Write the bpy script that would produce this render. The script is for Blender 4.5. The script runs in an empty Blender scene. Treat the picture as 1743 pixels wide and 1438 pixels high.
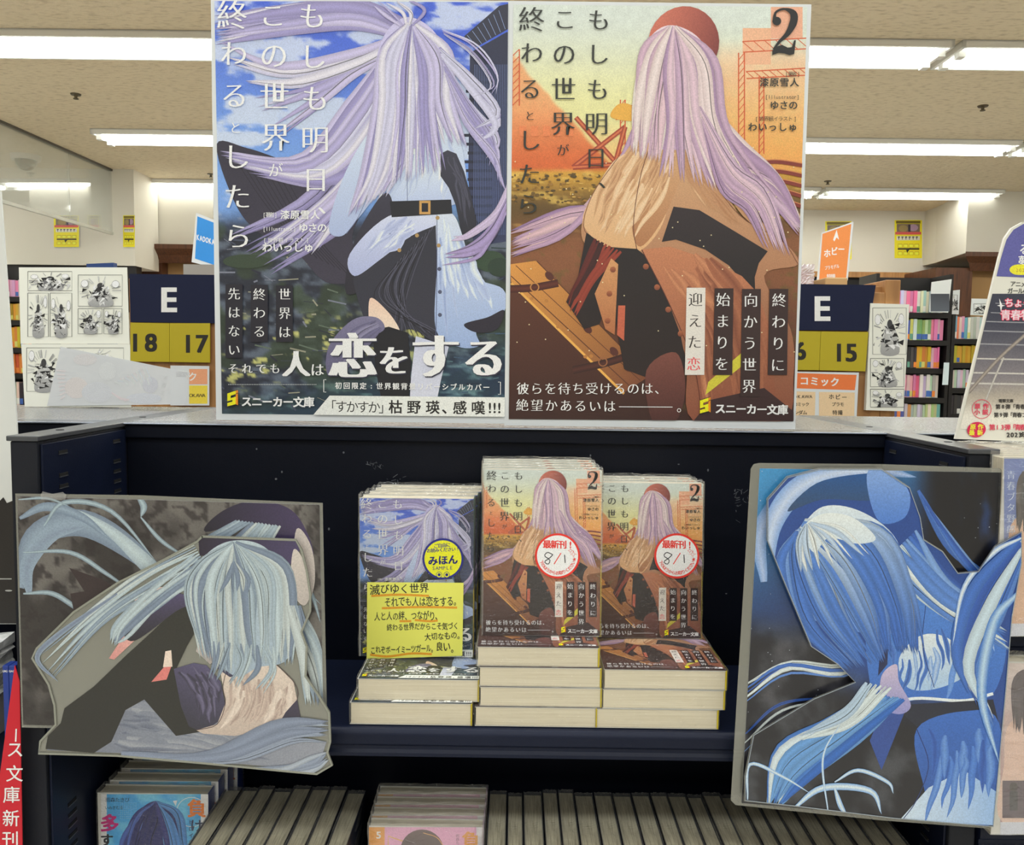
import bpy, bmesh, math, random
import numpy as np
from mathutils import Vector, Matrix
from mathutils.geometry import tessellate_polygon

random.seed(7)
SC = bpy.context.scene
COL = SC.collection
PI = math.pi

# ------------------------------------------------------------------ camera
FPX = 1440.0
CAM = Vector((0, 0, 1.41))
T, R_, YAW = math.radians(4.264), math.radians(.76), math.radians(-.197)
_R0 = Vector((math.cos(YAW), -math.sin(YAW), 0)); _FH = Vector((math.sin(YAW), math.cos(YAW), 0)); _Z = Vector((0, 0, 1))
FWD = _FH * math.cos(T) - _Z * math.sin(T)
_U0 = _FH * math.sin(T) + _Z * math.cos(T)
RGT = _R0 * math.cos(R_) + _U0 * math.sin(R_)
UPV = -_R0 * math.sin(R_) + _U0 * math.cos(R_)
cd = bpy.data.cameras.new('camera'); cd.sensor_width = 36; cd.lens = FPX / 1743 * 36; cd.clip_start = .01
cam = bpy.data.objects.new('camera', cd); COL.objects.link(cam)
cam.matrix_world = Matrix(((RGT.x, UPV.x, -FWD.x, 0), (RGT.y, UPV.y, -FWD.y, 0), (RGT.z, UPV.z, -FWD.z, CAM.z), (0, 0, 0, 1)))
SC.camera = cam
# ------------------------------------------------------------------ light and exposure
w = bpy.data.worlds.new('world'); SC.world = w; w.use_nodes = True
w.node_tree.nodes['Background'].inputs[0].default_value = (.9, .95, 1, 1)
w.node_tree.nodes['Background'].inputs[1].default_value = .1
SC.view_settings.view_transform = 'Standard'; SC.view_settings.look = 'None'
SC.view_settings.exposure = 0; SC.view_settings.gamma = 1; SC.view_settings.use_curve_mapping = False
SC.cycles.use_denoising = True; SC.cycles.transparent_max_bounces = 24; SC.cycles.max_bounces = 10
HC = 1.2                                    # ceiling above the camera
CEIL = CAM.z + HC
TUBE = 12
def area(x, y, sx, sy, power):
    l = bpy.data.lights.new('ceiling_lamp_light', 'AREA'); l.shape = 'RECTANGLE'; l.size = sx; l.size_y = sy; l.energy = power
    l.color = (.95, 1, 1.02)
    o = bpy.data.objects.new('ceiling_lamp_light', l); COL.objects.link(o); o.location = (x, y, CEIL - .02)
for yy in (1.95, .75, -.45, -1.65, -2.85):   # the lamp rows above and behind the photographer
    area(0, yy, 6.2, .24, 35)

# ------------------------------------------------------------------ pixel rays -> world points
def ray(px, py):
    return FWD + RGT * ((px - 871.5) / FPX) + UPV * ((719 - py) / FPX)
def at_y(px, py, Y):
    d = ray(px, py); return CAM + d * (Y / d.y)
def at_z(px, py, h):
    d = ray(px, py); return CAM + d * (h / d.z)
def zr(h): return CAM.z + h

# ------------------------------------------------------------------ materials
def lin(c): return tuple(((v / 255) / 12.92 if v / 255 <= .04045 else ((v / 255 + .055) / 1.055) ** 2.4) for v in c)
MATS = {}
def mat(name, rgb=(200, 200, 200), rough=.5, metal=0, spec=.5, gain=1.0, noise=None, bump=None, coat=0, coat_rough=.1, attr=None, objcol=False, emit=None):
    if name in MATS: return MATS[name]
    m = bpy.data.materials.new(name); m.use_nodes = True; nt = m.node_tree; b = nt.nodes['Principled BSDF']
    c = [min(.9, v * gain) for v in lin(rgb)] + [1]
    b.inputs['Base Color'].default_value = c; b.inputs['Roughness'].default_value = rough; b.inputs['Metallic'].default_value = metal
    b.inputs['Specular IOR Level'].default_value = spec
    b.inputs['Coat Weight'].default_value = coat; b.inputs['Coat Roughness'].default_value = coat_rough
    src = None
    if attr:
        a = nt.nodes.new('ShaderNodeAttribute'); a.attribute_name = attr; src = a.outputs['Color']
        n = nt.nodes.new('ShaderNodeTexNoise'); n.inputs['Scale'].default_value = 900; n.inputs['Detail'].default_value = 2
        tc = nt.nodes.new('ShaderNodeTexCoord'); nt.links.new(tc.outputs['Object'], n.inputs['Vector'])
        r = nt.nodes.new('ShaderNodeMapRange'); r.inputs[1].default_value = .3; r.inputs[2].default_value = .7; r.inputs[3].default_value = .88; r.inputs[4].default_value = 1.1
        nt.links.new(n.outputs[0], r.inputs[0])
        v = nt.nodes.new('ShaderNodeVectorMath'); v.operation = 'SCALE'; nt.links.new(src, v.inputs[0]); nt.links.new(r.outputs[0], v.inputs['Scale'])
        nt.links.new(v.outputs[0], b.inputs['Base Color'])
    if objcol:
        a = nt.nodes.new('ShaderNodeObjectInfo'); nt.links.new(a.outputs['Color'], b.inputs['Base Color'])
    if noise:      # (scale, second rgb, (sx,sy,sz), lo, hi)
        sc_, rgb2, st, lo, hi = noise
        tc = nt.nodes.new('ShaderNodeTexCoord'); mp = nt.nodes.new('ShaderNodeMapping'); mp.inputs['Scale'].default_value = st
        n = nt.nodes.new('ShaderNodeTexNoise'); n.inputs['Scale'].default_value = sc_; n.inputs['Detail'].default_value = 5
        nt.links.new(tc.outputs['Object'], mp.inputs[0]); nt.links.new(mp.outputs[0], n.inputs['Vector'])
        r = nt.nodes.new('ShaderNodeMapRange'); r.inputs[1].default_value = lo; r.inputs[2].default_value = hi; nt.links.new(n.outputs[0], r.inputs[0])
        mx = nt.nodes.new('ShaderNodeMix'); mx.data_type = 'RGBA'; nt.links.new(r.outputs[0], mx.inputs[0])
        mx.inputs[6].default_value = c; mx.inputs[7].default_value = [min(.9, q * gain) for q in lin(rgb2)] + [1]
        nt.links.new(mx.outputs[2], b.inputs['Base Color'])
    if bump:       # (scale, strength, distance, stretch)
        sc_, s, d, st = bump
        tc = nt.nodes.new('ShaderNodeTexCoord'); mp = nt.nodes.new('ShaderNodeMapping'); mp.inputs['Scale'].default_value = st
        n = nt.nodes.new('ShaderNodeTexNoise'); n.inputs['Scale'].default_value = sc_; n.inputs['Detail'].default_value = 4
        nt.links.new(tc.outputs['Object'], mp.inputs[0]); nt.links.new(mp.outputs[0], n.inputs['Vector'])
        bp = nt.nodes.new('ShaderNodeBump'); bp.inputs['Strength'].default_value = s; bp.inputs['Distance'].default_value = d
        nt.links.new(n.outputs[0], bp.inputs['Height']); nt.links.new(bp.outputs[0], b.inputs['Normal'])
    if emit:
        b.inputs['Emission Color'].default_value = (*lin(emit[0]), 1); b.inputs['Emission Strength'].default_value = emit[1]
    MATS[name] = m; return m
def film(name, haze, rgb, rough, fac0, fac1, scale, strength, stretch=(1, 1, 1), ridges=True):
    """clear plastic: see-through, a little milky, with crinkled glossy reflection"""
    if name in MATS: return MATS[name]
    m = bpy.data.materials.new(name); m.use_nodes = True; nt = m.node_tree; L = nt.links
    nt.nodes.remove(nt.nodes['Principled BSDF']); out = nt.nodes['Material Output']
    tr = nt.nodes.new('ShaderNodeBsdfTransparent'); di = nt.nodes.new('ShaderNodeBsdfDiffuse'); di.inputs[0].default_value = (*lin(rgb), 1)
    gl = nt.nodes.new('ShaderNodeBsdfGlossy'); gl.inputs['Roughness'].default_value = rough; gl.inputs[0].default_value = (1, 1, 1, 1)
    m1 = nt.nodes.new('ShaderNodeMixShader'); m1.inputs[0].default_value = haze
    L.new(tr.outputs[0], m1.inputs[1]); L.new(di.outputs[0], m1.inputs[2])
    tc = nt.nodes.new('ShaderNodeTexCoord'); mp = nt.nodes.new('ShaderNodeMapping'); mp.inputs['Scale'].default_value = stretch
    n = nt.nodes.new('ShaderNodeTexNoise'); n.inputs['Scale'].default_value = scale; n.inputs['Detail'].default_value = 6; n.inputs['Distortion'].default_value = 1.2
    L.new(tc.outputs['Object'], mp.inputs[0]); L.new(mp.outputs[0], n.inputs['Vector'])
    bp = nt.nodes.new('ShaderNodeBump'); bp.inputs['Strength'].default_value = strength; bp.inputs['Distance'].default_value = .004 if scale < 100 else .0022
    L.new(n.outputs[0], bp.inputs['Height']); L.new(bp.outputs[0], gl.inputs['Normal'])
    lw = nt.nodes.new('ShaderNodeLayerWeight'); lw.inputs[0].default_value = .28; L.new(bp.outputs[0], lw.inputs['Normal'])
    r = nt.nodes.new('ShaderNodeMapRange'); r.inputs[3].default_value = fac0; r.inputs[4].default_value = fac1; L.new(lw.outputs['Fresnel'], r.inputs[0])
    m2 = nt.nodes.new('ShaderNodeMixShader'); L.new(r.outputs[0], m2.inputs[0]); L.new(m1.outputs[0], m2.inputs[1]); L.new(gl.outputs[0], m2.inputs[2])
    L.new(m2.outputs[0], out.inputs[0]); MATS[name] = m; return m

M_navy = mat('navy_painted_steel', (17, 23, 42), spec=.22, rough=.42, noise=(6, (22, 29, 50), (1, 1, 1), .35, .7), bump=(700, .12, .001, (1, 1, 1)))
M_navy2 = mat('dark_painted_steel', (11, 15, 27), spec=.16, rough=.5, bump=(700, .1, .001, (1, 1, 1)))
M_post = mat('charcoal_painted_steel', (32, 34, 41), spec=.2, rough=.5, bump=(800, .12, .001, (1, 1, 1)))
M_cap = mat('grey_steel_cap', (78, 80, 84), rough=.32, metal=.2, bump=(900, .1, .001, (1, 1, 1)))
M_rail = mat('pale_metal_rail', (120, 126, 136), rough=.25, metal=.7)
M_black = mat('slot_black', (4, 4, 6), rough=.9)
M_speck = mat('speckled_grey_laminate', (150, 150, 148), rough=.25, gain=.9, noise=(420, (118, 119, 122), (1, 1, 1), .42, .6))
M_paper = mat('white_paper', (222, 226, 228), rough=.5)
M_print = mat('printed_ink', attr='Col', rough=.42)
M_gloss = mat('laminated_print', attr='Col', rough=.35, coat=.5, coat_rough=.09)
M_pages = mat('book_pages', (234, 226, 204), rough=.75, gain=1.08, noise=(60, (206, 194, 166), (.15, 40, .15), .35, .75))
M_cover = mat('book_cover_board', (222, 220, 212), rough=.4)
M_wall = mat('painted_wall', (224, 219, 208), rough=.8, bump=(160, .15, .002, (1, 1, 1)))
M_ceil = mat('rough_plaster_ceiling', (236, 222, 196), rough=.9, noise=(26, (208, 192, 165), (1, 2.6, 1), .5, .72), bump=(60, .5, .01, (1, 2, 1)))
M_floor = mat('pale_vinyl_floor', (222, 218, 208), rough=.4, noise=(5, (212, 208, 198), (1, 1, 1), .3, .7))
M_wood = mat('red_brown_wood', (104, 62, 38), rough=.45, noise=(7, (72, 42, 26), (12, 12, 1), .35, .7))
M_wood2 = mat('tan_wood', (176, 128, 76), rough=.5, noise=(7, (150, 104, 60), (10, 10, 1), .35, .7))
M_tan = mat('tan_board', (166, 128, 82), rough=.7, bump=(300, .3, .002, (1, 1, 1)))
M_frame = mat('black_shelf', (22, 20, 22), rough=.5)
M_tube = mat('lamp_tube', (255, 255, 250), emit=((252, 255, 246), TUBE))
M_house = mat('white_lamp_reflector', (245, 245, 240), rough=.5)
M_obj = mat('book_spines', objcol=True, rough=.5)
M_wrap = film('shrink_wrap_film', .02, (255, 255, 255), .09, .02, .5, 150, 1.0, (1, 1, 2.2))
M_wrap2 = film('loose_wrap_film', .05, (255, 255, 255), .16, .1, .6, 45, 1.0, (1, 1, 1.4))
M_lam = film('laminate_pouch', .38, (170, 170, 158), .1, .05, .35, 9, .25)
M_glass = film('smoke_curtain_glass', .22, (215, 225, 222), .03, .04, .5, 1, .0)
M_clear = film('clear_plastic', .12, (230, 230, 230), .08, .05, .5, 8, .1)

# ------------------------------------------------------------------ object helpers
def link(o, parent=None):
    COL.objects.link(o)
    if parent: o.parent = parent
    return o
def tag(o, label=None, cat=None, group=None, kind=None):
    if label: o['label'] = label
    if cat: o['category'] = cat
    if group: o['group'] = group
    if kind: o['kind'] = kind
    return o
def empty(name, loc=(0, 0, 0), label=None, cat=None, group=None, rot=(0, 0, 0)):
    o = bpy.data.objects.new(name, None); o.empty_display_size = .05; o.location = loc; o.rotation_euler = rot
    link(o); return tag(o, label, cat, group)
def mesh_obj(name, bm_or_mesh, mats, parent=None, loc=(0, 0, 0), smooth=False):
    if isinstance(bm_or_mesh, bmesh.types.BMesh):
        bmesh.ops.recalc_face_normals(bm_or_mesh, faces=bm_or_mesh.faces)
        me = bpy.data.meshes.new(name); bm_or_mesh.to_mesh(me); bm_or_mesh.free()
    else: me = bm_or_mesh
    if not me.materials:
        for m in (mats if isinstance(mats, (list, tuple)) else [mats]): me.materials.append(m)
    if smooth:
        for p in me.polygons: p.use_smooth = True
    o = bpy.data.objects.new(name, me); o.location = loc; return link(o, parent)
def bbox(bm, x0, x1, y0, y1, z0, z1, mi=0, bev=0, seg=2):
    vs = [bm.verts.new(p) for p in ((x0, y0, z0), (x1, y0, z0), (x1, y1, z0), (x0, y1, z0), (x0, y0, z1), (x1, y0, z1), (x1, y1, z1), (x0, y1, z1))]
    fs = [bm.faces.new([vs[i] for i in f]) for f in ((0, 1, 2, 3), (4, 7, 6, 5), (0, 4, 5, 1), (1, 5, 6, 2), (2, 6, 7, 3), (3, 7, 4, 0))]
    for f in fs: f.material_index = mi
    if bev:
        es = list({e for f in fs for e in f.edges})
        r = bmesh.ops.bevel(bm, geom=es, offset=bev, segments=seg, affect='EDGES', profile=.5)
        for f in r['faces']: f.material_index = mi
def box(name, x0, x1, y0, y1, z0, z1, m, parent=None, bev=0):
    bm = bmesh.new(); bbox(bm, x0, x1, y0, y1, z0, z1, 0, bev); return mesh_obj(name, bm, m, parent)
def cyl(bm, p0, p1, r0, r1=None, n=12, mi=0):
    p0, p1 = Vector(p0), Vector(p1); r1 = r0 if r1 is None else r1; d = (p1 - p0).normalized()
    a = d.orthogonal().normalized(); b = d.cross(a)
    A = [bm.verts.new(p0 + (a * math.cos(2 * PI * i / n) + b * math.sin(2 * PI * i / n)) * r0) for i in range(n)]
    B = [bm.verts.new(p1 + (a * math.cos(2 * PI * i / n) + b * math.sin(2 * PI * i / n)) * r1) for i in range(n)]
    for i in range(n):
        f = bm.faces.new((A[i], A[(i + 1) % n], B[(i + 1) % n], B[i])); f.material_index = mi
    bm.faces.new(A[::-1]).material_index = mi; bm.faces.new(B).material_index = mi
def plate(name, pts, t, m, parent=None, y=0):
    """flat plate in the local XZ plane: outline pts, thickness t towards +Y from y"""
    bm = bmesh.new()
    f = bm.faces.new([bm.verts.new((p[0], y, p[1])) for p in pts])
    r = bmesh.ops.extrude_face_region(bm, geom=[f])
    bmesh.ops.translate(bm, verts=[v for v in r['geom'] if isinstance(v, bmesh.types.BMVert)], vec=(0, t, 0))
    return mesh_obj(name, bm, m, parent)
def copy_tree(o, parent=None):
    c = o.copy(); COL.objects.link(c); c.parent = parent
    for ch in o.children: copy_tree(ch, c)
    return c
def round_rect(w_, h_, r, n=5):
    out = []
    for cx, cz, a0 in ((w_ - r, h_ - r, 0), (r, h_ - r, 90), (r, r, 180), (w_ - r, r, 270)):
        for i in range(n + 1):
            a = math.radians(a0 + 90 * i / n); out.append((cx + r * math.cos(a), cz + r * math.sin(a)))
    return out

# a sheet's own frame: O = bottom-left corner, U along its width, V along its height, faces -Y
class Frame:
    def __init__(s, O, U, V):
        s.O = Vector(O); s.U = Vector(U).normalized(); s.N = Vector(V).cross(s.U).normalized(); s.V = s.U.cross(s.N).normalized()
        s.W = Vector(U).length; s.H = Vector(V).length       # N = local +Y (away from viewer)
        s.M = Matrix(((s.U.x, s.N.x, s.V.x, s.O.x), (s.U.y, s.N.y, s.V.y, s.O.y), (s.U.z, s.N.z, s.V.z, s.O.z), (0, 0, 0, 1)))
    def loc(s, px, py):
        d = ray(px, py); k = (s.O - CAM).dot(s.N) / d.dot(s.N); q = CAM + d * k - s.O
        return (q.dot(s.U), q.dot(s.V))
    def loc_np(s, P):
        P = np.asarray(P, float); f, r, u = [np.array(v) for v in (FWD, RGT, UPV)]
        d = f[None] + r[None] * ((P[:, :1] - 871.5) / FPX) + u[None] * ((719 - P[:, 1:2]) / FPX)
        n = np.array(s.N); k = float((s.O - CAM).dot(s.N)) / (d @ n)
        q = np.array(CAM)[None] + d * k[:, None] - np.array(s.O)[None]
        return q @ np.array(s.U), q @ np.array(s.V)
    def poly(s, pts): return [s.loc(*p) for p in pts]
def vframe(px0, px1, pyb, pyt, Y, Y2=None):
    """upright sheet standing between two pixel columns at distance Y"""
    O = at_y(px0, pyb, Y); B = at_y(px1, pyb, Y2 or Y); B.z = O.z; Tp = at_y(px0, pyt, Y)
    return Frame(O, B - O, Vector((0, 0, Tp.z - O.z)))

# ------------------------------------------------------------------ flat print, built as coloured facets
def vn(x, y, s=0):
    xi, yi = np.floor(x), np.floor(y); xf, yf = x - xi, y - yi
    h = lambda a, b: (np.sin(a * 127.1 + b * 311.7 + s * 74.7) * 43758.5453) % 1
    u, v = xf * xf * (3 - 2 * xf), yf * yf * (3 - 2 * yf)
    return (h(xi, yi) * (1 - u) + h(xi + 1, yi) * u) * (1 - v) + (h(xi, yi + 1) * (1 - u) + h(xi + 1, yi + 1) * u) * v
def fbm(x, y, s=0, o=4):
    t = 0; a = .5
    for i in range(o): t = t + a * vn(x, y, s + i); x = x * 2.03; y = y * 2.03; a *= .5
    return t / (1 - .5 ** o)
def sstep(a, b, x):
    t = np.clip((x - a) / (b - a), 0, 1); return t * t * (3 - 2 * t)
def mixc(a, b, t):
    t = np.asarray(t)[..., None]; return np.asarray(a, float) * (1 - t) + np.asarray(b, float) * t
_G = {}
def glyph(ch, off):
    k = (ch, off)
    if k not in _G:
        c = bpy.data.curves.new('g', 'FONT'); c.body = ch; c.size = 1; c.resolution_u = 3; c.offset = off; c.fill_mode = 'FRONT'
        o = bpy.data.objects.new('g', c); m = o.to_mesh(); m.calc_loop_triangles()
        v = np.array([tuple(q.co)[:2] for q in m.vertices]).reshape(-1, 2)
        t = np.array([tuple(q.vertices) for q in m.loop_triangles], int).reshape(-1, 3)
        _G[k] = v[t] if len(t) else np.zeros((0, 3, 2))
        o.to_mesh_clear(); bpy.data.objects.remove(o); bpy.data.curves.remove(c)
    return _G[k]
def cr(pts, n):
    P = [np.array(p, float) for p in pts]; P = [2 * P[0] - P[1]] + P + [2 * P[-1] - P[-2]]; out = []; m = len(P) - 3
    for i in range(n + 1):
        u = i / n * m; k = min(int(u), m - 1); t = u - k; a, b, c, d = P[k:k + 4]
        out.append(.5 * (2 * b + (c - a) * t + (2 * a - 5 * b + 4 * c - d) * t * t + (3 * b - a - 3 * c + d) * t ** 3))
    return np.array(out)
def clip_convex(T_, C_, L_, poly):
    q = [np.array(p, float) for p in poly]; n = len(q)
    if sum(q[i][0] * q[(i + 1) % n][1] - q[(i + 1) % n][0] * q[i][1] for i in range(n)) < 0: q = q[::-1]
    for i in range(n):
        a, b = q[i], q[(i + 1) % n]; nn = np.array([-(b - a)[1], (b - a)[0]]); D = (T_ - a) @ nn; ins = (D >= 0).sum(1)
        oT, oC, oL = [T_[ins == 3]], [C_[ins == 3]], [L_[ins == 3]]
        for cnt in (1, 2):
            k = np.where(ins == cnt)[0]
            if not len(k): continue
            lone = np.argmax((D[k] >= 0) == (cnt == 1), axis=1); ix = (lone[:, None] + np.arange(3)[None]) % 3; r = np.arange(len(k))[:, None]
            t, c, d = T_[k][r, ix], C_[k][r, ix], D[k][r, ix]
            u1 = (d[:, 0] / (d[:, 0] - d[:, 1]))[:, None]; u2 = (d[:, 0] / (d[:, 0] - d[:, 2]))[:, None]
            p1, p2 = t[:, 0] + (t[:, 1] - t[:, 0]) * u1, t[:, 0] + (t[:, 2] - t[:, 0]) * u2; c1, c2 = c[:, 0] + (c[:, 1] - c[:, 0]) * u1, c[:, 0] + (c[:, 2] - c[:, 0]) * u2
            if cnt == 1: oT.append(np.stack([t[:, 0], p1, p2], 1)); oC.append(np.stack([c[:, 0], c1, c2], 1)); oL.append(L_[k])
            else:
                oT += [np.stack([p1, t[:, 1], t[:, 2]], 1), np.stack([p1, t[:, 2], p2], 1)]; oC += [np.stack([c1, c[:, 1], c[:, 2]], 1), np.stack([c1, c[:, 2], c2], 1)]; oL += [L_[k], L_[k]]
        T_, C_, L_ = np.concatenate(oT), np.concatenate(oC), np.concatenate(oL)
    return T_, C_, L_
class Art:
    def __init__(s, clip=None, gain=1.12, tess=False):
        s.tess = tess
        s.T = []; s.C = []; s.L = []; s.layer = 1; s.clip = clip; s.gain = gain; s.rnd = random.Random(3)
    def add(s, tris, cols):
        tris = np.asarray(tris, float).reshape(-1, 3, 2); n = len(tris)
        if not n: return
        cols = np.asarray(cols, float); cols = np.broadcast_to(cols, (n, 3, 3)) if cols.ndim < 3 else cols
        s.T.append(tris); s.C.append(cols); s.L.append(np.full(n, s.layer)); s.layer += 1
    def poly(s, pts, c, c2=None, d=(0, 1)):
        v = [Vector((p[0], p[1], 0)) for p in pts]; t = np.array(tessellate_polygon([v]), int).reshape(-1, 3); P = np.array([(p[0], p[1]) for p in pts], float)
        tr = P[t]
        if c2 is None: s.add(tr, c); return
        k = P @ np.array(d, float); k = (k - k.min()) / (k.max() - k.min() + 1e-9); s.add(tr, mixc(c, c2, k)[t])
    def spoly(s, pts, c, c2=None, d=(0, 1), n=6, line=None, lw=1):
        q = [np.array(p, float) for p in pts]; m = len(q); out = []
        for i in range(m):
            a, b, c_, e = q[i - 1], q[i], q[(i + 1) % m], q[(i + 2) % m]
            for j in range(n):
                t = j / n; out.append(.5 * (2 * b + (c_ - a) * t + (2 * a - 5 * b + 4 * c_ - e) * t * t + (3 * b - a - 3 * c_ + e) * t ** 3))
        s.poly(out, c, c2, d)
        if line: s.line(out + [out[0]], lw, line, smooth=False)
    def rect(s, x0, y0, x1, y1, c, c2=None, d=(0, 1)): s.poly([(x0, y0), (x1, y0), (x1, y1), (x0, y1)], c, c2, d)
    def disc(s, cx, cy, rx, ry, c, c2=None, n=28, d=(0, 1), rot=0):
        P = [(cx + rx * math.cos(a) * math.cos(rot) - ry * math.sin(a) * math.sin(rot), cy + rx * math.cos(a) * math.sin(rot) + ry * math.sin(a) * math.cos(rot)) for a in [2 * PI * i / n for i in range(n)]]
        s.poly(P, c, c2, d)
    def ring(s, cx, cy, r, w_, c, n=36):
        t = []
        for i in range(n):
            a, b = 2 * PI * i / n, 2 * PI * (i + 1) / n
            p = [(cx + q * math.cos(k), cy + q * math.sin(k)) for q, k in ((r, a), (r, b), (r - w_, b), (r - w_, a))]
            t += [(p[0], p[1], p[2]), (p[0], p[2], p[3])]
        s.add(t, c)
    def strand(s, pts, w0, cc, ce, prof='taper', n=16, c_end=None):
        P = cr(pts, n); D = np.gradient(P, axis=0); D /= np.linalg.norm(D, axis=1)[:, None] + 1e-9; N = np.stack([-D[:, 1], D[:, 0]], 1)
        u = np.linspace(0, 1, n + 1)
        w_ = {'taper': np.sin(PI * np.clip(u * .92 + .08, 0, 1)) ** .8, 'tip': (1 - u) ** .7, 'flat': np.ones(n + 1), 'grow': u ** .6}[prof] * w0 / 2
        A, B = P + N * w_[:, None], P - N * w_[:, None]
        cc = np.asarray(cc, float); ce = np.asarray(ce, float); tr = []; co = []
        c1 = mixc(cc, c_end if c_end is not None else cc, u); e1 = mixc(ce, np.asarray(c_end if c_end is not None else ce, float) * (.8 if c_end is not None else 1), u)
        for i in range(n):
            for S in (A, B):
                tr += [(P[i], P[i + 1], S[i + 1]), (P[i], S[i + 1], S[i])]; co += [(c1[i], c1[i + 1], e1[i + 1]), (c1[i], e1[i + 1], e1[i])]
        s.add(tr, np.array(co))
    def line(s, pts, w_, c, smooth=True, n=16):
        P = cr(pts, n) if smooth else np.array(pts, float)
        D = np.gradient(P, axis=0); D /= np.linalg.norm(D, axis=1)[:, None] + 1e-9; N = np.stack([-D[:, 1], D[:, 0]], 1) * w_ / 2
        A, B = P + N, P - N; tr = []
        for i in range(len(P) - 1): tr += [(A[i], A[i + 1], B[i + 1]), (A[i], B[i + 1], B[i])]
        s.add(tr, c)
    def flow(s, A, B, n, w_, cols, prof='taper', seed=1, dark=.86, jit=4, c_end=None, seg=14, ink=.3):
        r = random.Random(seed); A = np.array(A, float); B = np.array(B, float)
        ks = [(i + .5) / n for i in range(n)]; r.shuffle(ks)
        for k in ks:
            k2 = min(1, max(0, k + r.uniform(-.08, .08))); P = A * (1 - k) + B * k
            P = P * 1.0; P[1:] = (A * (1 - k2) + B * k2)[1:] + np.array([[r.uniform(-jit, jit), r.uniform(-jit, jit)] for _ in P[1:]])
            c = np.array(r.choice(cols), float); ww = w_ * r.uniform(.5, 1.35); s.strand(P, ww, c, c * dark, prof, seg, c_end)
            if r.random() < ink: Q = P.copy(); Q[1:-1] += ww * r.uniform(-.35, .35); s.strand(Q, min(1.5, ww * .12) + .3, c * .5, c * .55, 'taper', seg)
    def folds(s, A, B, n, w_, c, seed=1, base=None, jit=5):
        """soft cloth folds: thin tapered strokes running between two guide curves"""
        r = random.Random(seed); A = np.array(A, float); B = np.array(B, float); cc = c if isinstance(c, list) else [c]
        for i in range(n):
            k = (i + r.uniform(.1, .9)) / n; P = A * (1 - k) + B * k; P = cr(P, 20); i0 = int(r.uniform(0, .5) * 20); i1 = min(20, i0 + int(r.uniform(.35, .8) * 20)); Q = P[i0:i1 + 1][::max(1, (i1 - i0) // 4)]
            if len(Q) < 2: continue
            Q = Q + np.array([[r.uniform(-jit, jit), r.uniform(-jit, jit)] for _ in Q]) * .6; col = np.array(r.choice(cc), float); bs = np.array(base, float) if base is not None else np.mean(cc, axis=0); s.strand(Q, w_ * r.uniform(.8, 2.0), col * .8 + bs * .2, bs * .9 + col * .1, 'taper', 10)
    def grid(s, x0, y0, x1, y1, nx, ny, fn):
        X, Y = np.meshgrid(np.linspace(x0, x1, nx + 1), np.linspace(y0, y1, ny + 1)); Cc = np.clip(fn(X, Y), 0, 255)
        P = np.stack([X, Y], -1); a, b, c, d = P[:-1, :-1], P[:-1, 1:], P[1:, 1:], P[1:, :-1]; e, f, g, h = Cc[:-1, :-1], Cc[:-1, 1:], Cc[1:, 1:], Cc[1:, :-1]
        T1 = np.stack([a, b, c], 2).reshape(-1, 3, 2); T2 = np.stack([a, c, d], 2).reshape(-1, 3, 2)
        C1 = np.stack([e, f, g], 2).reshape(-1, 3, 3); C2 = np.stack([e, g, h], 2).reshape(-1, 3, 3)
        s.add(np.concatenate([T1, T2]), np.concatenate([C1, C2]))
    def ch(s, c, x, y, size, col, style='reg', rot=0, sx=1):
        """one character centred on x, y"""
        offs = {'reg': ((0, 0, 0),), 'thin': ((-.014, 0, 0),), 'bold': ((0, -.02, -.014), (0, .02, -.014), (0, -.02, .014), (0, .02, .014)),
                'heavy': ((0, -.034, -.022), (0, .034, -.022), (0, -.034, .022), (0, .034, .022), (0, 0, 0)),
                'min': ((-.014, -.022, 0), (-.014, 0, 0), (-.014, .022, 0)), 'minb': ((-.012, -.03, 0), (-.012, 0, 0), (-.012, .03, 0)), 'sans': ((0, -.01, -.008), (0, .01, .008)),
                'mh': ((-.008, -.06, 0), (-.008, -.03, 0), (-.008, 0, 0), (-.008, .03, 0), (-.008, .06, 0))}[style]
        for off, dx, dy in offs:
            g = glyph(c, off)
            if not len(g): continue
            asc = ord(c) < 256; f = g.reshape(-1, 2); cx = (f[:, 0].min() + f[:, 0].max()) / 2 if asc else .5; cy = .345 if asc else .38
            q = (g - np.array([cx - dx, cy - dy])) * size * np.array([sx, -1.0])
            if rot: q = q @ np.array([[math.cos(rot), math.sin(rot)], [-math.sin(rot), math.cos(rot)]])
            s.add(q + np.array([x, y]), col)
    def text(s, t, x0, x1, y, size, col, style='reg', y1=None, sx=1):
        """characters spread evenly so that the first is centred at x0 and the last at x1"""
        n = len(t); y1 = y if y1 is None else y1
        for i, c in enumerate(t):
            k = i / max(1, n - 1)
            if c != ' ': s.ch(c, x0 + (x1 - x0) * k, y + (y1 - y) * k, size, col, style, 0, sx)
    def build(s, name, frame, m=None, parent=None, eps=2.5e-6, base=.0003, keep=None):
        T_, C_, L_ = np.concatenate(s.T), np.concatenate([np.array(c) for c in s.C]), np.concatenate(s.L)
        if s.clip is not None:
            pieces = [s.clip]
            if s.tess: pieces = [[s.clip[k] for k in t] for t in tessellate_polygon([[Vector((p[0], p[1], 0)) for p in s.clip]])]
            rs = [clip_convex(T_, C_, L_, q) for q in pieces]; T_, C_, L_ = [np.concatenate([r[k] for r in rs]) for k in range(3)]
        x, z = frame.loc_np(T_.reshape(-1, 2)); n = len(T_)
        y = -(base + np.repeat(L_, 3) * eps)
        V = np.stack([x, y, z], 1).reshape(n, 3, 3)
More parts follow.
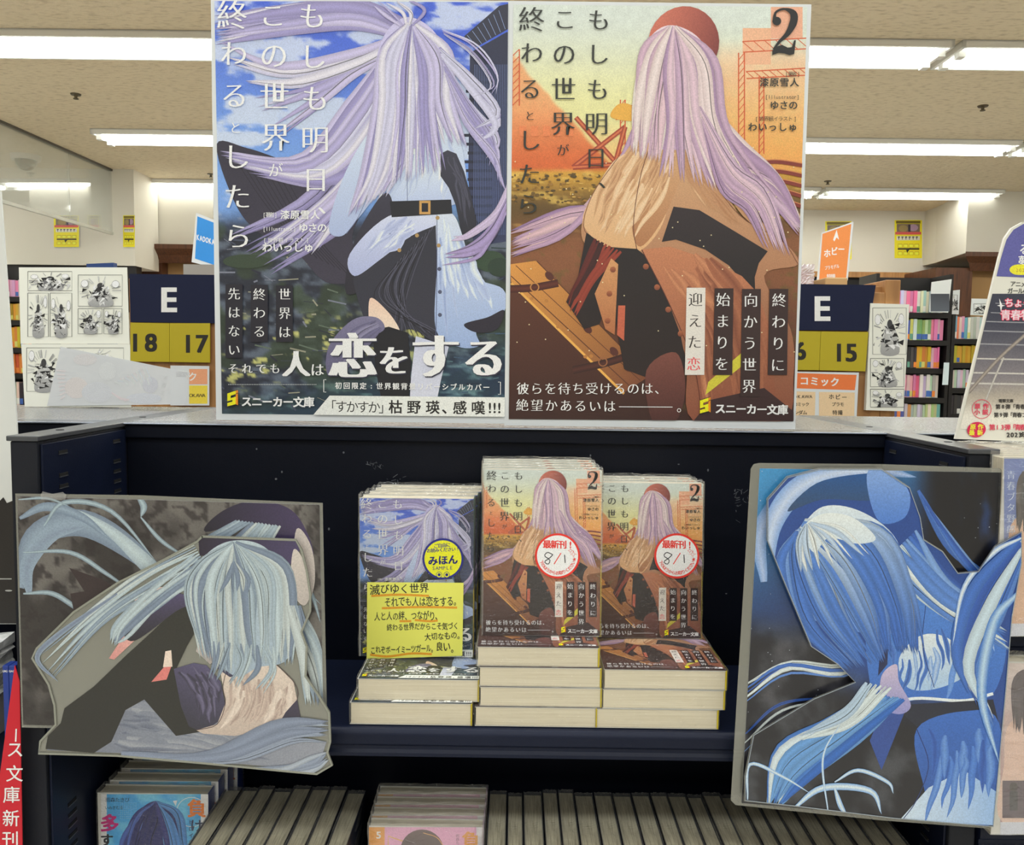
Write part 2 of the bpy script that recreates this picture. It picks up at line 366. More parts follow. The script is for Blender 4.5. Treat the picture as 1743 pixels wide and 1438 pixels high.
        e1, e2 = V[:, 1] - V[:, 0], V[:, 2] - V[:, 0]; fl = (e1[:, 2] * e2[:, 0] - e1[:, 0] * e2[:, 2]) > 0
        V[fl] = V[fl][:, ::-1]; C_ = C_.copy(); C_[fl] = C_[fl][:, ::-1]
        me = bpy.data.meshes.new(name); me.vertices.add(n * 3); me.vertices.foreach_set('co', V.astype(np.float32).ravel())
        me.loops.add(n * 3); me.loops.foreach_set('vertex_index', np.arange(n * 3, dtype=np.int32))
        me.polygons.add(n); me.polygons.foreach_set('loop_start', np.arange(0, n * 3, 3, dtype=np.int32)); me.polygons.foreach_set('loop_total', np.full(n, 3, np.int32))
        me.update(calc_edges=True)
        c = np.clip(C_.reshape(-1, 3) / 255, 0, 1); l = np.where(c <= .04045, c / 12.92, ((c + .055) / 1.055) ** 2.4); l = np.clip(l * s.gain, .003, .88)
        at = me.color_attributes.new('Col', 'FLOAT_COLOR', 'POINT'); at.data.foreach_set('color', np.concatenate([l, np.ones((len(l), 1))], 1).astype(np.float32).ravel())
        me.materials.append(m or M_print)
        o = bpy.data.objects.new(name, me); return link(o, parent)
def sheet(name, frame, label, cat, group=None, t=.0006, m=None, outline=None):
    o = plate(name, outline or [(0, 0), (frame.W, 0), (frame.W, frame.H), (0, frame.H)], t, m or M_paper)
    o.matrix_world = frame.M; return tag(o, label, cat, group)
# ================================================================== the room
XW = 6.2; YB = -4.0; YF = 6.75
def struct(o): o['kind'] = 'structure'; return o
struct(box('floor', -XW, XW, YB, YF + 1.3, -.05, 0, M_floor))
struct(box('ceiling', -XW, XW, YB, YF + 1.3, CEIL, CEIL + .05, M_ceil))
struct(box('wall_left', -XW - .1, -XW, YB, YF + 1.3, 0, CEIL, M_wall))
struct(box('wall_right', XW, XW + .1, YB, YF + 1.3, 0, CEIL, M_wall))
struct(box('wall_near', -XW, XW, YB - .1, YB, 0, CEIL, M_wall))
struct(box('wall_far', -XW, XW, YF, YF + .1, 0, CEIL, M_wall))
# right-hand soffit: a boxed bulkhead that steps forward, its side turned towards the room
pr = at_y(1590, 366, 6.6); pe = at_y(1642, 343, 6.0); wb = at_y(1642, 432, 6.0).z
bm = bmesh.new()
prof = [(pr.x, YF), (pr.x, 6.55), (pe.x, 5.95), (XW, 5.95), (XW, YF)]
A_ = [bm.verts.new((x, y, wb)) for x, y in prof]; B_ = [bm.verts.new((x, y, CEIL)) for x, y in prof]
for i in range(5): bm.faces.new((A_[i], A_[(i + 1) % 5], B_[(i + 1) % 5], B_[i]))
bm.faces.new(A_); bm.faces.new(B_[::-1])
struct(mesh_obj('wall_bulkhead_right', bm, M_wall))
# left-hand bulkhead over the bookcases
lb = at_y(231, 417, 5.9)
struct(box('wall_bulkhead_left', -XW, at_y(230, 440, 5.6).x, 5.6, 5.97, at_y(120, 451, 5.6).z, CEIL, M_wall))
struct(box('wall_bulkhead_middle', at_y(200, 400, 5.98).x, at_y(430, 400, 5.98).x, 5.98, YF, at_y(300, 418, 5.98).z, CEIL, M_wall))
# wooden cornices and pilasters under the bulkheads
def cornice(name, x0, x1, y, zt, side):
    bm = bmesh.new()
    pf = [(0, 0), (-.10, 0), (-.10, -.03), (-.05, -.07), (-.02, -.12), (0, -.12)]
    V0 = [bm.verts.new((x0 - (pf[i][0] if side < 0 else 0) * -1 * (side < 0), y + p[0], zt + p[1])) for i, p in enumerate(pf)]
    V1 = [bm.verts.new((x1, y + p[0], zt + p[1])) for p in pf]
    n = len(pf)
    for i in range(n): bm.faces.new((V0[i], V0[(i + 1) % n], V1[(i + 1) % n], V1[i]))
    bm.faces.new(V0[::-1]); bm.faces.new(V1)
    return struct(mesh_obj(name, bm, M_wood))
cornice('trim_1', pr.x - .02, XW, 5.98, wb, -1)
xa = at_y(1584, 520, 6.02).x; xb = at_y(1655, 520, 5.95).x
struct(box('trim_2', xa, xb, 5.97, 6.5, 0, wb - .1, M_wood))
struct(box('trim_3', xb, XW, 6.05, 6.2, 0, wb - .1, M_tan))
zc = at_y(300, 418, 5.98).z
cornice('trim_4', at_y(212, 420, 5.98).x, at_y(430, 420, 5.98).x, 6.0, zc, -1)
xc = at_y(234, 460, 6.0).x; xd = at_y(276, 460, 6.0).x
struct(box('trim_5', xc, xd, 6.0, 6.4, 0, zc - .1, M_wood))
struct(box('trim_6', xd, xd + 2.5, 6.1, 6.2, 0, zc - .1, M_tan))
zz = at_y(1480, 464, 6.5).z
struct(box('trim_7', at_y(1380, 470, 6.5).x, pr.x, 6.45, 6.7, zz - .04, zz, M_wood2))
struct(box('trim_8', at_y(1380, 470, 6.5).x, pr.x, 6.5, 6.7, zz - .32, zz - .04, M_frame))
struct(box('trim_9', -XW, at_y(230, 440, 5.6).x - .002, 5.62, 5.7, at_y(120, 451, 5.6).z - .3, at_y(120, 451, 5.6).z, M_frame))

# ------------------------------------------------------------------ ceiling lamps
def make_lamp():
    r = empty('ceiling_light')
    bm = bmesh.new(); L_, W_, D_ = 1.22, .25, .055       # an open white trough let into a shallow box under the ceiling
    bbox(bm, -L_ / 2, L_ / 2, -W_ / 2, W_ / 2, -.006, -.001)
    for a, b, c, d in ((-L_ / 2, L_ / 2, -W_ / 2, -W_ / 2 + .012), (-L_ / 2, L_ / 2, W_ / 2 - .012, W_ / 2), (-L_ / 2, -L_ / 2 + .012, -W_ / 2, W_ / 2), (L_ / 2 - .012, L_ / 2, -W_ / 2, W_ / 2)):
        bbox(bm, a, b, c, d, -D_ * .5, -.001)
    mesh_obj('reflector_housing', bm, M_house, r)
    for y in (-.06, .06):
        bm = bmesh.new(); cyl(bm, (-L_ / 2 + .04, y, -.026), (L_ / 2 - .04, y, -.026), .016, n=10)
        t = mesh_obj('lamp_tube', bm, M_tube, r, smooth=True)
        for s in (-1, 1):
            bm = bmesh.new(); bbox(bm, s * (L_ / 2 - .024) - .014, s * (L_ / 2 - .024) + .014, y - .018, y + .018, -.046, -.004)
            mesh_obj('tube_socket', bm, M_house, r)
    return r
lamp0 = make_lamp(); used = False
def lamps(xs, y, text, group):
    global used
    for i, x in enumerate(xs):
        o = lamp0 if not used else copy_tree(lamp0); used = True
        o.location = (x, y, CEIL); tag(o, text[i], 'ceiling light', group)
y1 = (at_z(200, 48, HC).y + at_z(200, 92, HC).y) / 2; y2 = (at_z(300, 220, HC).y + at_z(300, 240, HC).y) / 2; y3 = (at_z(1500, 318, HC).y + at_z(1500, 333, HC).y) / 2
gx = at_z(1612, 82, HC).x
lamps([gx + .625 + 1.25 * k for k in range(-5, 2)], y1, ['ceiling light of the nearest row, farthest left, outside the view', 'ceiling light of the nearest row at the left edge of the view', 'ceiling light of the nearest bright row, left of the blue poster', 'ceiling light of the nearest row behind the two posters', 'ceiling light of the nearest bright row, touching the orange poster at the right', 'ceiling light of the nearest bright row at the upper right corner', 'ceiling light of the nearest row beyond the right edge'], None)
xl = at_z(160, 222, HC).x + .61
lamps([xl + 1.25 * k for k in range(6)], y2, ['ceiling light of the middle row with its left end showing, left of the blue poster', 'ceiling light of the middle row behind the blue poster', 'ceiling light of the middle row behind the orange poster', 'ceiling light of the middle row, just right of the orange poster', 'ceiling light of the middle row at the right edge', 'ceiling light of the middle row beyond the right edge'], None)
xr = at_z(1700, 326, HC).x - .61
lamps([xr - 1.25 * k for k in range(5)], y3, ['ceiling light of the farthest row with its right end showing, above the wall corner', 'ceiling light of the farthest row, right of the orange poster above the orange flag sign', 'ceiling light of the farthest row behind the orange poster', 'ceiling light of the farthest row behind the blue poster', 'ceiling light of the farthest row, a sliver left of the blue poster'], None)
xg = at_z(180, 306, HC).x - .61
lamps([xg - 1.25 * k for k in range(2)], at_z(90, 307, HC).y, ['ceiling light seen through the hanging glass screen, its right end showing', 'ceiling light beyond the glass screen at the left edge'], None)
for yy_, nm in ((y2, 'middle'), (y1, 'nearest')): lamps([-3.75, -5.0], yy_, ['ceiling light of the %s row beyond the glass screen, outside the view' % nm, 'ceiling light of the %s row far beyond the glass screen, outside the view' % nm], None)  # unseen lamps added to brighten the wall beyond the glass screen
def sprinkler(px, py, text):
    p = at_z(px, py, HC); bm = bmesh.new()
    cyl(bm, (0, 0, 0), (0, 0, -.005), .024, .022, 16); cyl(bm, (0, 0, -.005), (0, 0, -.02), .008, .006, 10)
    cyl(bm, (0, 0, -.02), (0, 0, -.023), .012, .012, 12)
    o = mesh_obj('sprinkler', bm, mat('dull_brass', (96, 86, 66), rough=.4, metal=.6), loc=(p.x, p.y, CEIL)); tag(o, text, 'sprinkler')
sprinkler(129, 160, 'small sprinkler head on the ceiling left of the blue poster')
sprinkler(1673, 180, 'small sprinkler head on the ceiling at the upper right, between the first two lamp rows')
sprinkler(1409, 308, 'small sprinkler head on the ceiling just right of the orange poster')
sprinkler(359, 296, 'small sprinkler head on the ceiling touching the left edge of the blue poster')
p = at_z(1738, 336, HC); bm = bmesh.new(); cyl(bm, (0, 0, 0), (0, 0, -.03), .085, .08, 20)
r = empty('security_camera', (p.x, p.y, CEIL), 'dark dome security camera on the ceiling at the right edge', 'camera')
mesh_obj('base', bm, M_house, r)
bm = bmesh.new(); bmesh.ops.create_uvsphere(bm, u_segments=20, v_segments=10, radius=.062)
bmesh.ops.delete(bm, geom=[v for v in bm.verts if v.co.z > .001], context='VERTS'); bmesh.ops.translate(bm, verts=bm.verts, vec=(0, 0, -.03))
mesh_obj('dome', bm, mat('smoked_dome', (12, 12, 14), rough=.08, coat=1), r, smooth=True)
p = at_z(46, 345, HC * .999); 
r = copy_tree(r); r.location = (at_y(47, 398, 5.2).x, 5.2, CEIL); 
p = at_y(46, 334, 5.25); r.location = (p.x, p.y, CEIL); tag(r, 'dark dome security camera behind the hanging glass screen at the left', 'camera')

# glass smoke curtain hanging from the ceiling, running away from the viewer
gA = at_z(0, 205, HC); gB = at_z(262, 320, HC); dv = (gB - gA).normalized(); gS = gA - dv * 1.2
zb = at_y(0, 340, gA.y).z
gl = empty('glass_smoke_curtain', (gS.x, gS.y, CEIL), 'clear glass smoke screen hanging from the ceiling at the left', 'glass screen', rot=(0, 0, math.atan2(dv.y, dv.x)))
tot = (gB - gS).length; gj = at_z(118, 256, HC); lj = (gj - gS).length; hgt = CEIL - zb
for a, b in ((0, lj - 1.3), (lj - 1.296, lj - .002), (lj + .002, tot)):
    box('glass_pane', a, b, -.004, .004, -hgt, -.012, M_glass, gl)
box('top_channel', 0, tot, -.012, .012, -.014, 0, mat('dark_channel', (92, 88, 80), rough=.5), gl)
box('bottom_trim', 0, tot, -.007, .007, -hgt - .018, -hgt, mat('pale_channel', (205, 205, 196), rough=.4), gl)

# ------------------------------------------------------------------ the steel book shelving
XL, XR, WU, YFR, YBK, HT, HS = -.3986, .3779, .0247, .7025, .859, -.0694, -.3161
YEND = at_z(100, 690, HT).y
sh = empty('metal_bookshelf', (0, YBK, 0), 'dark navy steel bookshelf with slotted uprights carrying the paperback display', 'bookshelf')
def P(name, x0, x1, y0, y1, h0, h1, m, bev=0): 
    bm = bmesh.new(); bbox(bm, x0, x1, y0 - YBK, y1 - YBK, zr(h0), zr(h1), 0, bev); return mesh_obj(name, bm, m, sh)
NB = .80
for name, x0, x1 in (('back_panel', XL, XR), ('back_panel', XL - WU - NB, XL - WU), ('back_panel', XR + WU, XR + WU + NB)):
    bm = bmesh.new(); bbox(bm, x0, x1, .006, .016, .05, zr(-.085)); bbox(bm, x0, x1, -.0, .03, zr(-.085), zr(-.0715), 0, .001)
    mesh_obj(name, bm, M_navy2, sh)
    P('top_rail', x0, x1, YBK - .004, YBK + .03, -.0712, -.0694, M_rail, .0008)
    P('top_board', x0, x1, YBK + .03, YEND, -.09, -.0694, M_speck, .001)
slot_me = {}
for s, xi in ((-1, XL), (1, XR)):
    x0, x1 = (xi - WU, xi) if s < 0 else (xi, xi + WU)
    u = P('upright', x0 + .001, x1 - .001, YFR, YEND - .02, -1.40, -.0735, M_post if s < 0 else M_post, .0015)
    c = bmesh.new(); bbox(c, x0 - .001, x1 + .001, YFR - .002 - YBK, YEND - YBK, zr(-.0735), zr(-.0690), 0, .0008); mesh_obj('top_cap', c, M_cap, u)
    # inner side plate with two columns of slots
    sp = P('side_plate', (xi - .0005) if s < 0 else xi - .0015, (xi + .0015) if s < 0 else xi + .0005, YFR + .004, YBK, -1.38, -.0765, M_navy, .0004)
    for Y in (.738, .838):
        hs_ = [-.086] + [-.106 - .01 * k for k in range(0, 9)] + [-.405 - .01 * k for k in range(14)]
        for h in hs_:
            bm = bmesh.new(); xs = xi - s * .0016
            bbox(bm, xs - .0004, xs + .0004, Y - .007 - YBK, Y + .007 - YBK, -.0014, .0014, 0); bbox(bm, xs - .0009, xs + .0009, Y - .007 - YBK, Y + .007 - YBK, -.0021, -.0014, 1)
            k = (s, Y)
            if k not in slot_me:
                o = mesh_obj('slot', bm, [M_black, M_cap], sp); slot_me[k] = o.data
            else: bm.free(); o = mesh_obj('slot', slot_me[k], None, sp)
            o.location.z = zr(h)
    for Y in (.76, .93):   # screw holes on the cap
        bm = bmesh.new(); cyl(bm, ((x0 + x1) / 2, Y - YBK, zr(-.0690)), ((x0 + x1) / 2, Y - YBK, zr(-.0686)), .0035, n=12); mesh_obj('cap_screw', bm, M_black, u)
def board(x0, x1, h, yf=.700):
    bm = bmesh.new(); n = 8; yb = YBK + .006; r = .006
    pf = [(yb, h), (yf + r, h)] + [(yf + r - r * math.sin(a), h - r + r * math.cos(a)) for a in [PI / 2 * i / n for i in range(1, n + 1)]]
    pf += [(yf, h - .013), (yf + .0025, h - .0155), (yf + .0025, h - .0185), (yf + .0005, h - .021), (yf + .0005, h - .024), (yf + .02, h - .024), (yf + .02, h - .004), (yb, h - .004)]
    A = [bm.verts.new((x0, y - YBK, zr(z))) for y, z in pf]; B = [bm.verts.new((x1, y - YBK, zr(z))) for y, z in pf]; m = len(pf)
    for i in range(m): bm.faces.new((A[i], A[(i + 1) % m], B[(i + 1) % m], B[i]))
    bm.faces.new(A); bm.faces.new(B[::-1]); mesh_obj('shelf_board', bm, M_navy, sh)
board(XL + .002, XR - .002, HS); board(XL + .002, XR - .002, -.576)
for h in (-.2225, -.392, -.60): board(XR + WU + .002, XR + WU + NB, h)
for h in (-.36, -.60): board(XL - WU - NB, XL - WU - .002, h)
board(XL + .002, XR - .002, -.84); board(XL + .002, XR - .002, -1.10)
fr = Frame((XL, YBK + .006, zr(-.30)), (XR - XL, 0, 0), (0, 0, .2))
A = Art(gain=.5)
rr = random.Random(5)
for (a, b, c, d, w_, n) in ((622, 785, 655, 795, 1.0, 9), (628, 800, 650, 788, 1.0, 5), (655, 812, 688, 822, 1.2, 8), (1246, 822, 1256, 862, 1.3, 12), (1252, 828, 1274, 860, 1.4, 12), (1250, 850, 1254, 890, .9, 6)):
    for i in range(n):
        x, y = rr.uniform(a, c), rr.uniform(b, d); A.line([(x, y), (x + rr.uniform(-3, 9), y + rr.uniform(-6, 6))], w_ * rr.uniform(.4, 1), rr.choice([(150, 155, 165), (90, 95, 105), (120, 125, 135)]), smooth=False)
for (x, y) in ((480, 803), (437, 764), (585, 770), (1205, 800), (1155, 790), (1005, 775), (1190, 960), (1236, 1010), (470, 815), (560, 900)):
    A.disc(x, y, rr.uniform(1, 2.4), rr.uniform(1, 3), (140, 145, 155), n=7)
o = A.build('scuff_marks', fr, parent=sh); o.location = (fr.O.x, fr.O.y - YBK, fr.O.z)
# ================================================================== the printed designs (drawn in the photograph's pixel frame, laid on each sheet's own plane)
WHT, INK = (232, 234, 230), (34, 36, 34)
def logo(A, x, y, k=1.0):
    """publisher's mark: blocky yellow S with an orange side and a black outline"""
    Y_, O_, B_ = (250, 225, 20), (240, 140, 30), (20, 20, 20)
    q = lambda pts: [(x + a * k, y + b * k) for a, b in pts]
    S = [(-10, -9), (5, -14), (5, -8), (-4, -5), (-4, -1), (5, -4), (5, 10), (-10, 14), (-10, 8), (-1, 5.5), (-1, 2.5), (-10, 5)]
    A.poly(q([(a * 1.12 + 1.5, b * 1.12) for a, b in S] ), B_); A.poly(q([(5, -14), (9, -15), (9, -3), (9, 12), (5, 10)]), O_); A.poly(q(S), Y_)
    A.line(q([(5, -8), (9, -10)]), 1 * k, B_, smooth=False); A.line(q([(-4, -1), (5, -4)]), .8 * k, B_, smooth=False)
def two(A, x, y, k, c=(18, 16, 16)):
    """old-style numeral 2: thick and thin strokes"""
    P = cr([(-17, -18), (-15, -34), (0, -40), (15, -33), (16, -18), (6, 2), (-8, 16), (-19, 30)], 30)
    wd = np.interp(np.linspace(0, 1, 31), [0, .12, .3, .45, .6, .8, 1], [8, 4, 4, 13, 13, 6, 3])
    D = np.gradient(P, axis=0); D /= np.linalg.norm(D, axis=1)[:, None]; N = np.stack([-D[:, 1], D[:, 0]], 1) * wd[:, None] / 2
    a, b = P + N, P - N; t = []
    for i in range(30): t += [(a[i], a[i + 1], b[i + 1]), (a[i], b[i + 1], b[i])]
    A.add(np.array(t) * k + np.array([x, y]), c); A.disc(x - 13 * k, y - 19 * k, 7.5 * k, 7.5 * k, c)
    A.poly([(x + p * k, y + q * k) for p, q in ((-21, 33), (-17, 26), (-4, 22), (6, 27), (13, 26), (17, 14), (20, 14), (17, 38), (9, 40), (0, 37), (-10, 36), (-21, 40))], c)
def texts1(A):
    c = (232, 238, 240)
    for s, x, y, z in (('も', 532, 28, 48), ('し', 534, 97, 48), ('も', 537, 168, 48), ('明', 537, 238, 50), ('日', 538, 306, 46), ('、', 562, 346, 44),
                       ('こ', 465, 27, 46), ('の', 467, 95, 50), ('世', 468, 165, 52), ('界', 470, 234, 52), ('が', 470, 290, 26),
                       ('終', 396, 26, 54), ('わ', 399, 92, 48), ('る', 400, 163, 48), ('と', 402, 218, 22), ('し', 404, 267, 48), ('た', 405, 335, 48), ('ら', 406, 402, 48)):
        A.ch(s, x, y, z, c, 'min')
    A.text('[著者]', 451, 470, 366, 9.5, c, 'reg'); A.text('漆原雪人', 486, 537, 366, 16.5, c, 'bold')
    A.text('[Illustrator]', 451, 502, 390, 9.5, c, 'reg'); A.text('ゆさの', 517, 549, 388, 17, c, 'bold')
    A.text('[世界観イラスト]', 452, 524, 409, 9, c, 'reg'); A.text('わいっしゅ', 456, 526, 421, 18, c, 'bold')
    for x, y0, y1 in ((399.5, 484, 609), (442.5, 485, 582), (485, 486, 582)): A.rect(x - 14.5, y0, x + 14.5, y1, (30, 28, 40))
    for t, x, y0, y1 in (('先はない', 399.5, 500, 595), ('終わる', 442.5, 501, 564), ('世界は', 485.5, 501, 565)):
        for i, s in enumerate(t): A.ch(s, x, y0 + (y1 - y0) * i / (len(t) - 1), 22, c, 'min')
    A.text('それでも', 398, 469, 627, 19, c, 'minb'); A.ch('人', 505, 619, 48, WHT, 'mh'); A.ch('は', 541, 629, 24, c, 'minb')
    for s, x, y, z in (('恋', 601, 605, 84), ('を', 671, 613, 54), ('す', 741, 605, 84), ('る', 824, 608, 74)):
        A.ch(s, x + 1.5, y + 2, z, (50, 50, 70), 'mh'); A.ch(s, x, y, z, (240, 242, 240), 'mh')
    for i in range(52): A.rect(390 + i * 2.9, 653.5, 391.4 + i * 2.9, 655, (190, 195, 195))
    A.line([(556, 646), (552, 646), (552, 667), (556, 667)], 1.2, c, smooth=False); A.line([(848, 650), (852, 650), (852, 671), (848, 671)], 1.2, c, smooth=False)
    A.text('初回限定:世界観背景リバーシブルカバー', 577, 828, 656, 12, c, 'bold', y1=659)
    A.poly([(529, 712), (562, 673), (862, 676), (862, 716)], (226, 228, 224))
    A.text('「すかすか」', 563, 656, 691, 22, INK, 'reg', y1=693); [A.ch(q, x, 692 + (x - 674) * .012, 24, (30, 26, 26), 'bold') for q, x in (('枯', 674), ('野', 705), ('瑛', 737), ('、', 764), ('感', 783), ('嘆', 814), ('!', 834), ('!', 842), ('!', 850))]
    logo(A, 398, 678, .95); A.text('スニーカー文庫', 421, 527, 683, 18.5, (240, 242, 240), 'heavy', y1=684)
def poster1_art():
    A = Art(clip=[(365, 2), (865, 4), (859, 709), (378, 704)])
    def bg(X, Y):
        c = mixc((62, 92, 205), (118, 160, 225), sstep(0, 330, Y + (X - 600) * -.15))
        n = fbm(X / 70, Y / 30, 3, 5); cl = sstep(.47, .58, n + .14 * np.exp(-((X - 400) / 60) ** 2 - ((Y - 140) / 60) ** 2) + .13 * np.exp(-((X - 790) / 40) ** 2 - ((Y - 190) / 90) ** 2) - .05)
        c = mixc(c, (206, 214, 236), cl * .85)
        g = sstep(345, 400, Y + 20 * (fbm(X / 30, Y / 30, 9) - .5)); n2 = fbm(X / 24, Y / 14, 5, 5); n3 = fbm(X / 60, Y / 50, 8)
        gc = mixc((34, 38, 52), (92, 102, 118), sstep(.4, .7, n2)); gc = mixc(gc, (52, 66, 44), sstep(.5, .62, n3) * .7)
        gc = mixc(gc, (190, 190, 120), sstep(.62, .7, fbm(X / 18, Y / 9, 12)) * sstep(520, 560, Y) * (1 - sstep(640, 680, Y)) * (X < 720))
        w_ = sstep(600, 690, Y + (X - 600) * .25); gc = mixc(gc, mixc((28, 52, 78), (110, 150, 160), sstep(.5, .75, fbm(X / 26, Y / 7, 15))), w_ * .8)
        return mixc(c, gc, g)
    A.grid(362, -2, 868, 712, 150, 210, bg)
    # towers and wreckage on the right
    A.poly([(800, 90), (862, 55), (868, 55), (868, 410), (806, 420), (797, 300)], (36, 40, 66), (52, 58, 92))
    A.poly([(790, 62), (850, 10), (868, 6), (868, 48), (808, 82)], (40, 42, 62))
    for i in range(17): A.rect(790 + (i % 3) * 3, 138 + i * 15, 838, 143 + i * 15, (28, 32, 54)); 
    for i in range(22): A.line([(808 + i * 2.8, 110), (806 + i * 2.8, 400)], .7, (96, 112, 160), smooth=False)
    for i in range(7): A.line([(795 + i * 9, 60 - i * 7), (812 + i * 8, 80 - i * 5)], .8, (140, 160, 205), smooth=False)
    r = random.Random(4)
    for i in range(70):      # rubble, beams and windows on the ground
        x, y = r.uniform(370, 560), r.uniform(390, 690); A.line([(x, y), (x + r.uniform(6, 34), y + r.uniform(-3, 12))], r.uniform(.6, 3.0), r.choice([(120, 124, 140), (70, 76, 96), (150, 148, 130), (40, 40, 56), (96, 110, 96)]), smooth=False)
    for i in range(60):
        x, y = r.uniform(770, 862), r.uniform(420, 700); A.line([(x, y), (x + r.uniform(-26, 26), y + r.uniform(-3, 3))], r.uniform(.6, 2.4), r.choice([(60, 84, 110), (30, 34, 52), (80, 110, 120), (40, 60, 60)]), smooth=False)
    A.disc(835, 445, 26, 18, (50, 70, 52)); A.disc(850, 455, 20, 16, (40, 58, 46)); A.disc(420, 445, 40, 12, (52, 66, 50))
    HC_ = [(198, 190, 226), (222, 218, 240), (178, 170, 214), (206, 204, 234), (158, 150, 200)]
    # wide dark cloak blown to the left
    A.spoly([(369, 246), (420, 252), (480, 272), (560, 300), (625, 330), (600, 400), (610, 470), (555, 480), (500, 425), (440, 395), (400, 345)], (44, 40, 56), (58, 54, 70))
    for i in range(9): A.line([(395 + i * 12, 262 + i * 6), (450 + i * 12, 345 + i * 8), (520 + i * 10, 430 + i * 5)], 1.1, (30, 28, 40))
    A.flow([(655, 90), (600, 210), (520, 330), (380, 400)], [(690, 150), (640, 300), (600, 380), (470, 470)], 16, 17, [(150, 142, 190), (130, 124, 170), (168, 160, 206)], seed=5)
    A.flow([(700, 40), (610, 8), (500, 14), (366, 30)], [(680, 66), (600, 44), (490, 52), (366, 76)], 14, 16, HC_, seed=1)
    A.flow([(680, 60), (600, 90), (470, 110), (368, 60)], [(680, 90), (610, 130), (560, 180), (480, 250)], 12, 13, HC_, seed=2)
    A.flow([(665, 80), (600, 170), (510, 270), (372, 260)], [(680, 120), (640, 250), (560, 310), (440, 300)], 26, 17, HC_, seed=3)
    A.flow([(668, 110), (640, 230), (560, 330), (430, 430)], [(690, 150), (650, 300), (600, 350), (540, 430)], 16, 15, HC_, seed=8)
    # coat, belt, skirt, stockings (a generic walking figure turned away)
    A.spoly([(640, 215), (700, 200), (765, 215), (790, 270), (782, 345), (668, 352), (655, 320), (610, 372), (582, 402), (560, 385), (590, 290)], (206, 218, 236), (166, 180, 216))
    A.spoly([(668, 352), (690, 300), (700, 250), (752, 262), (768, 300), (766, 345)], (222, 230, 240), (176, 190, 224))
    A.folds([(640, 225), (615, 300), (580, 385)], [(700, 215), (680, 280), (670, 350)], 22, 7, [(232, 238, 244), (170, 184, 218), (148, 162, 204)], 12, (196, 208, 230)); A.folds([(700, 225), (700, 290), (680, 345)], [(765, 225), (775, 290), (766, 345)], 16, 6, [(236, 240, 246), (164, 178, 214)], 13, (206, 216, 234))
    A.line([(668, 230), (690, 262), (694, 345)], 1, (110, 120, 160)); A.line([(640, 300), (612, 366), (590, 398)], 1, (110, 120, 160))
    A.spoly([(640, 345), (662, 330), (668, 372), (640, 470), (590, 500), (600, 420)], (52, 50, 66), (36, 34, 46))
    A.poly([(750, 262), (762, 256), (777, 262), (790, 292), (802, 335), (812, 378), (806, 396), (794, 402), (784, 388), (776, 350), (764, 320), (750, 300)], (54, 54, 70), (36, 36, 48)); A.folds([(755, 265), (775, 310), (790, 390)], [(775, 265), (795, 320), (808, 385)], 9, 3, (84, 84, 104), 19, (48, 48, 62))
    A.spoly([(752, 400), (740, 372), (700, 395), (640, 430), (610, 455), (604, 490), (640, 575), (700, 560), (764, 590), (770, 480)], (42, 42, 54), (52, 52, 66))
    for i in range(22): A.line([(738 - i * 3, 385 + i * 3), (690 - i * 2.4 + (i % 3) * 8, 470 + i * 2), (668 + i * 4, 566 + (i % 2) * 6)], 1.0, (20, 20, 30) if i % 2 else (84, 84, 102))
    A.spoly([(662, 368), (742, 362), (752, 378), (700, 402), (650, 440), (604, 470), (596, 432)], (204, 210, 236), (168, 176, 214))
    A.folds([(670, 372), (640, 400), (602, 440)], [(742, 368), (700, 398), (640, 450)], 12, 6, [(228, 232, 246), (156, 166, 206)], 15, (190, 198, 228))
    A.spoly([(744, 362), (772, 366), (790, 410), (806, 470), (856, 492), (858, 530), (812, 560), (816, 588), (780, 590), (742, 560), (744, 450)], (208, 216, 238), (150, 172, 214))
    A.folds([(748, 370), (750, 460), (755, 580)], [(785, 400), (820, 480), (850, 520)], 22, 8, [(228, 234, 244), (160, 174, 212), (134, 152, 200)], 16, (184, 198, 228)); A.line([(744, 366), (744, 460), (742, 586)], 1.2, (90, 100, 140))
    A.spoly([(790, 552), (830, 540), (858, 528), (846, 560), (812, 566)], (40, 36, 50))
    A.poly([(664, 343), (768, 340), (770, 364), (667, 370)], (26, 26, 34)); A.rect(714, 342, 733, 365, (196, 150, 84)); A.rect(718, 346, 729, 361, (26, 26, 34))
    for p in ((745, 371), (710, 401), (680, 426), (747, 418), (748, 458), (749, 497), (749, 536)): A.disc(p[0], p[1], 3.4, 3.4, (172, 140, 90) if p[1] < 430 else (80, 84, 110), n=12)
    A.spoly([(630, 508), (660, 530), (680, 560), (672, 565), (634, 568)], (236, 196, 176), (244, 214, 196))
    A.poly([(634, 562), (662, 556), (694, 566), (700, 620), (694, 712), (656, 712), (640, 630)], (24, 24, 32))
    A.poly([(708, 572), (764, 590), (750, 650), (738, 712), (696, 712), (700, 640)], (196, 200, 222), (214, 216, 230))
    # hair seen from behind: one big fall of strands
    A.spoly([(692, 30), (735, 50), (762, 100), (764, 160), (752, 220), (720, 250), (680, 250), (646, 230), (640, 180), (638, 120), (655, 60)], (196, 190, 226), (176, 170, 212))
    A.flow([(694, 40), (648, 90), (640, 180), (620, 290), (590, 370)], [(700, 40), (700, 110), (700, 190), (690, 270), (660, 330)], 26, 15, HC_, seed=21, seg=18)
    A.flow([(700, 40), (705, 110), (710, 180), (715, 240)], [(706, 40), (764, 90), (770, 170), (800, 250)], 24, 14, HC_, seed=22, seg=18)
    A.flow([(700, 42), (680, 120), (676, 200), (660, 320)], [(702, 42), (736, 110), (742, 190), (756, 290)], 34, 10, HC_, seed=28, seg=18)
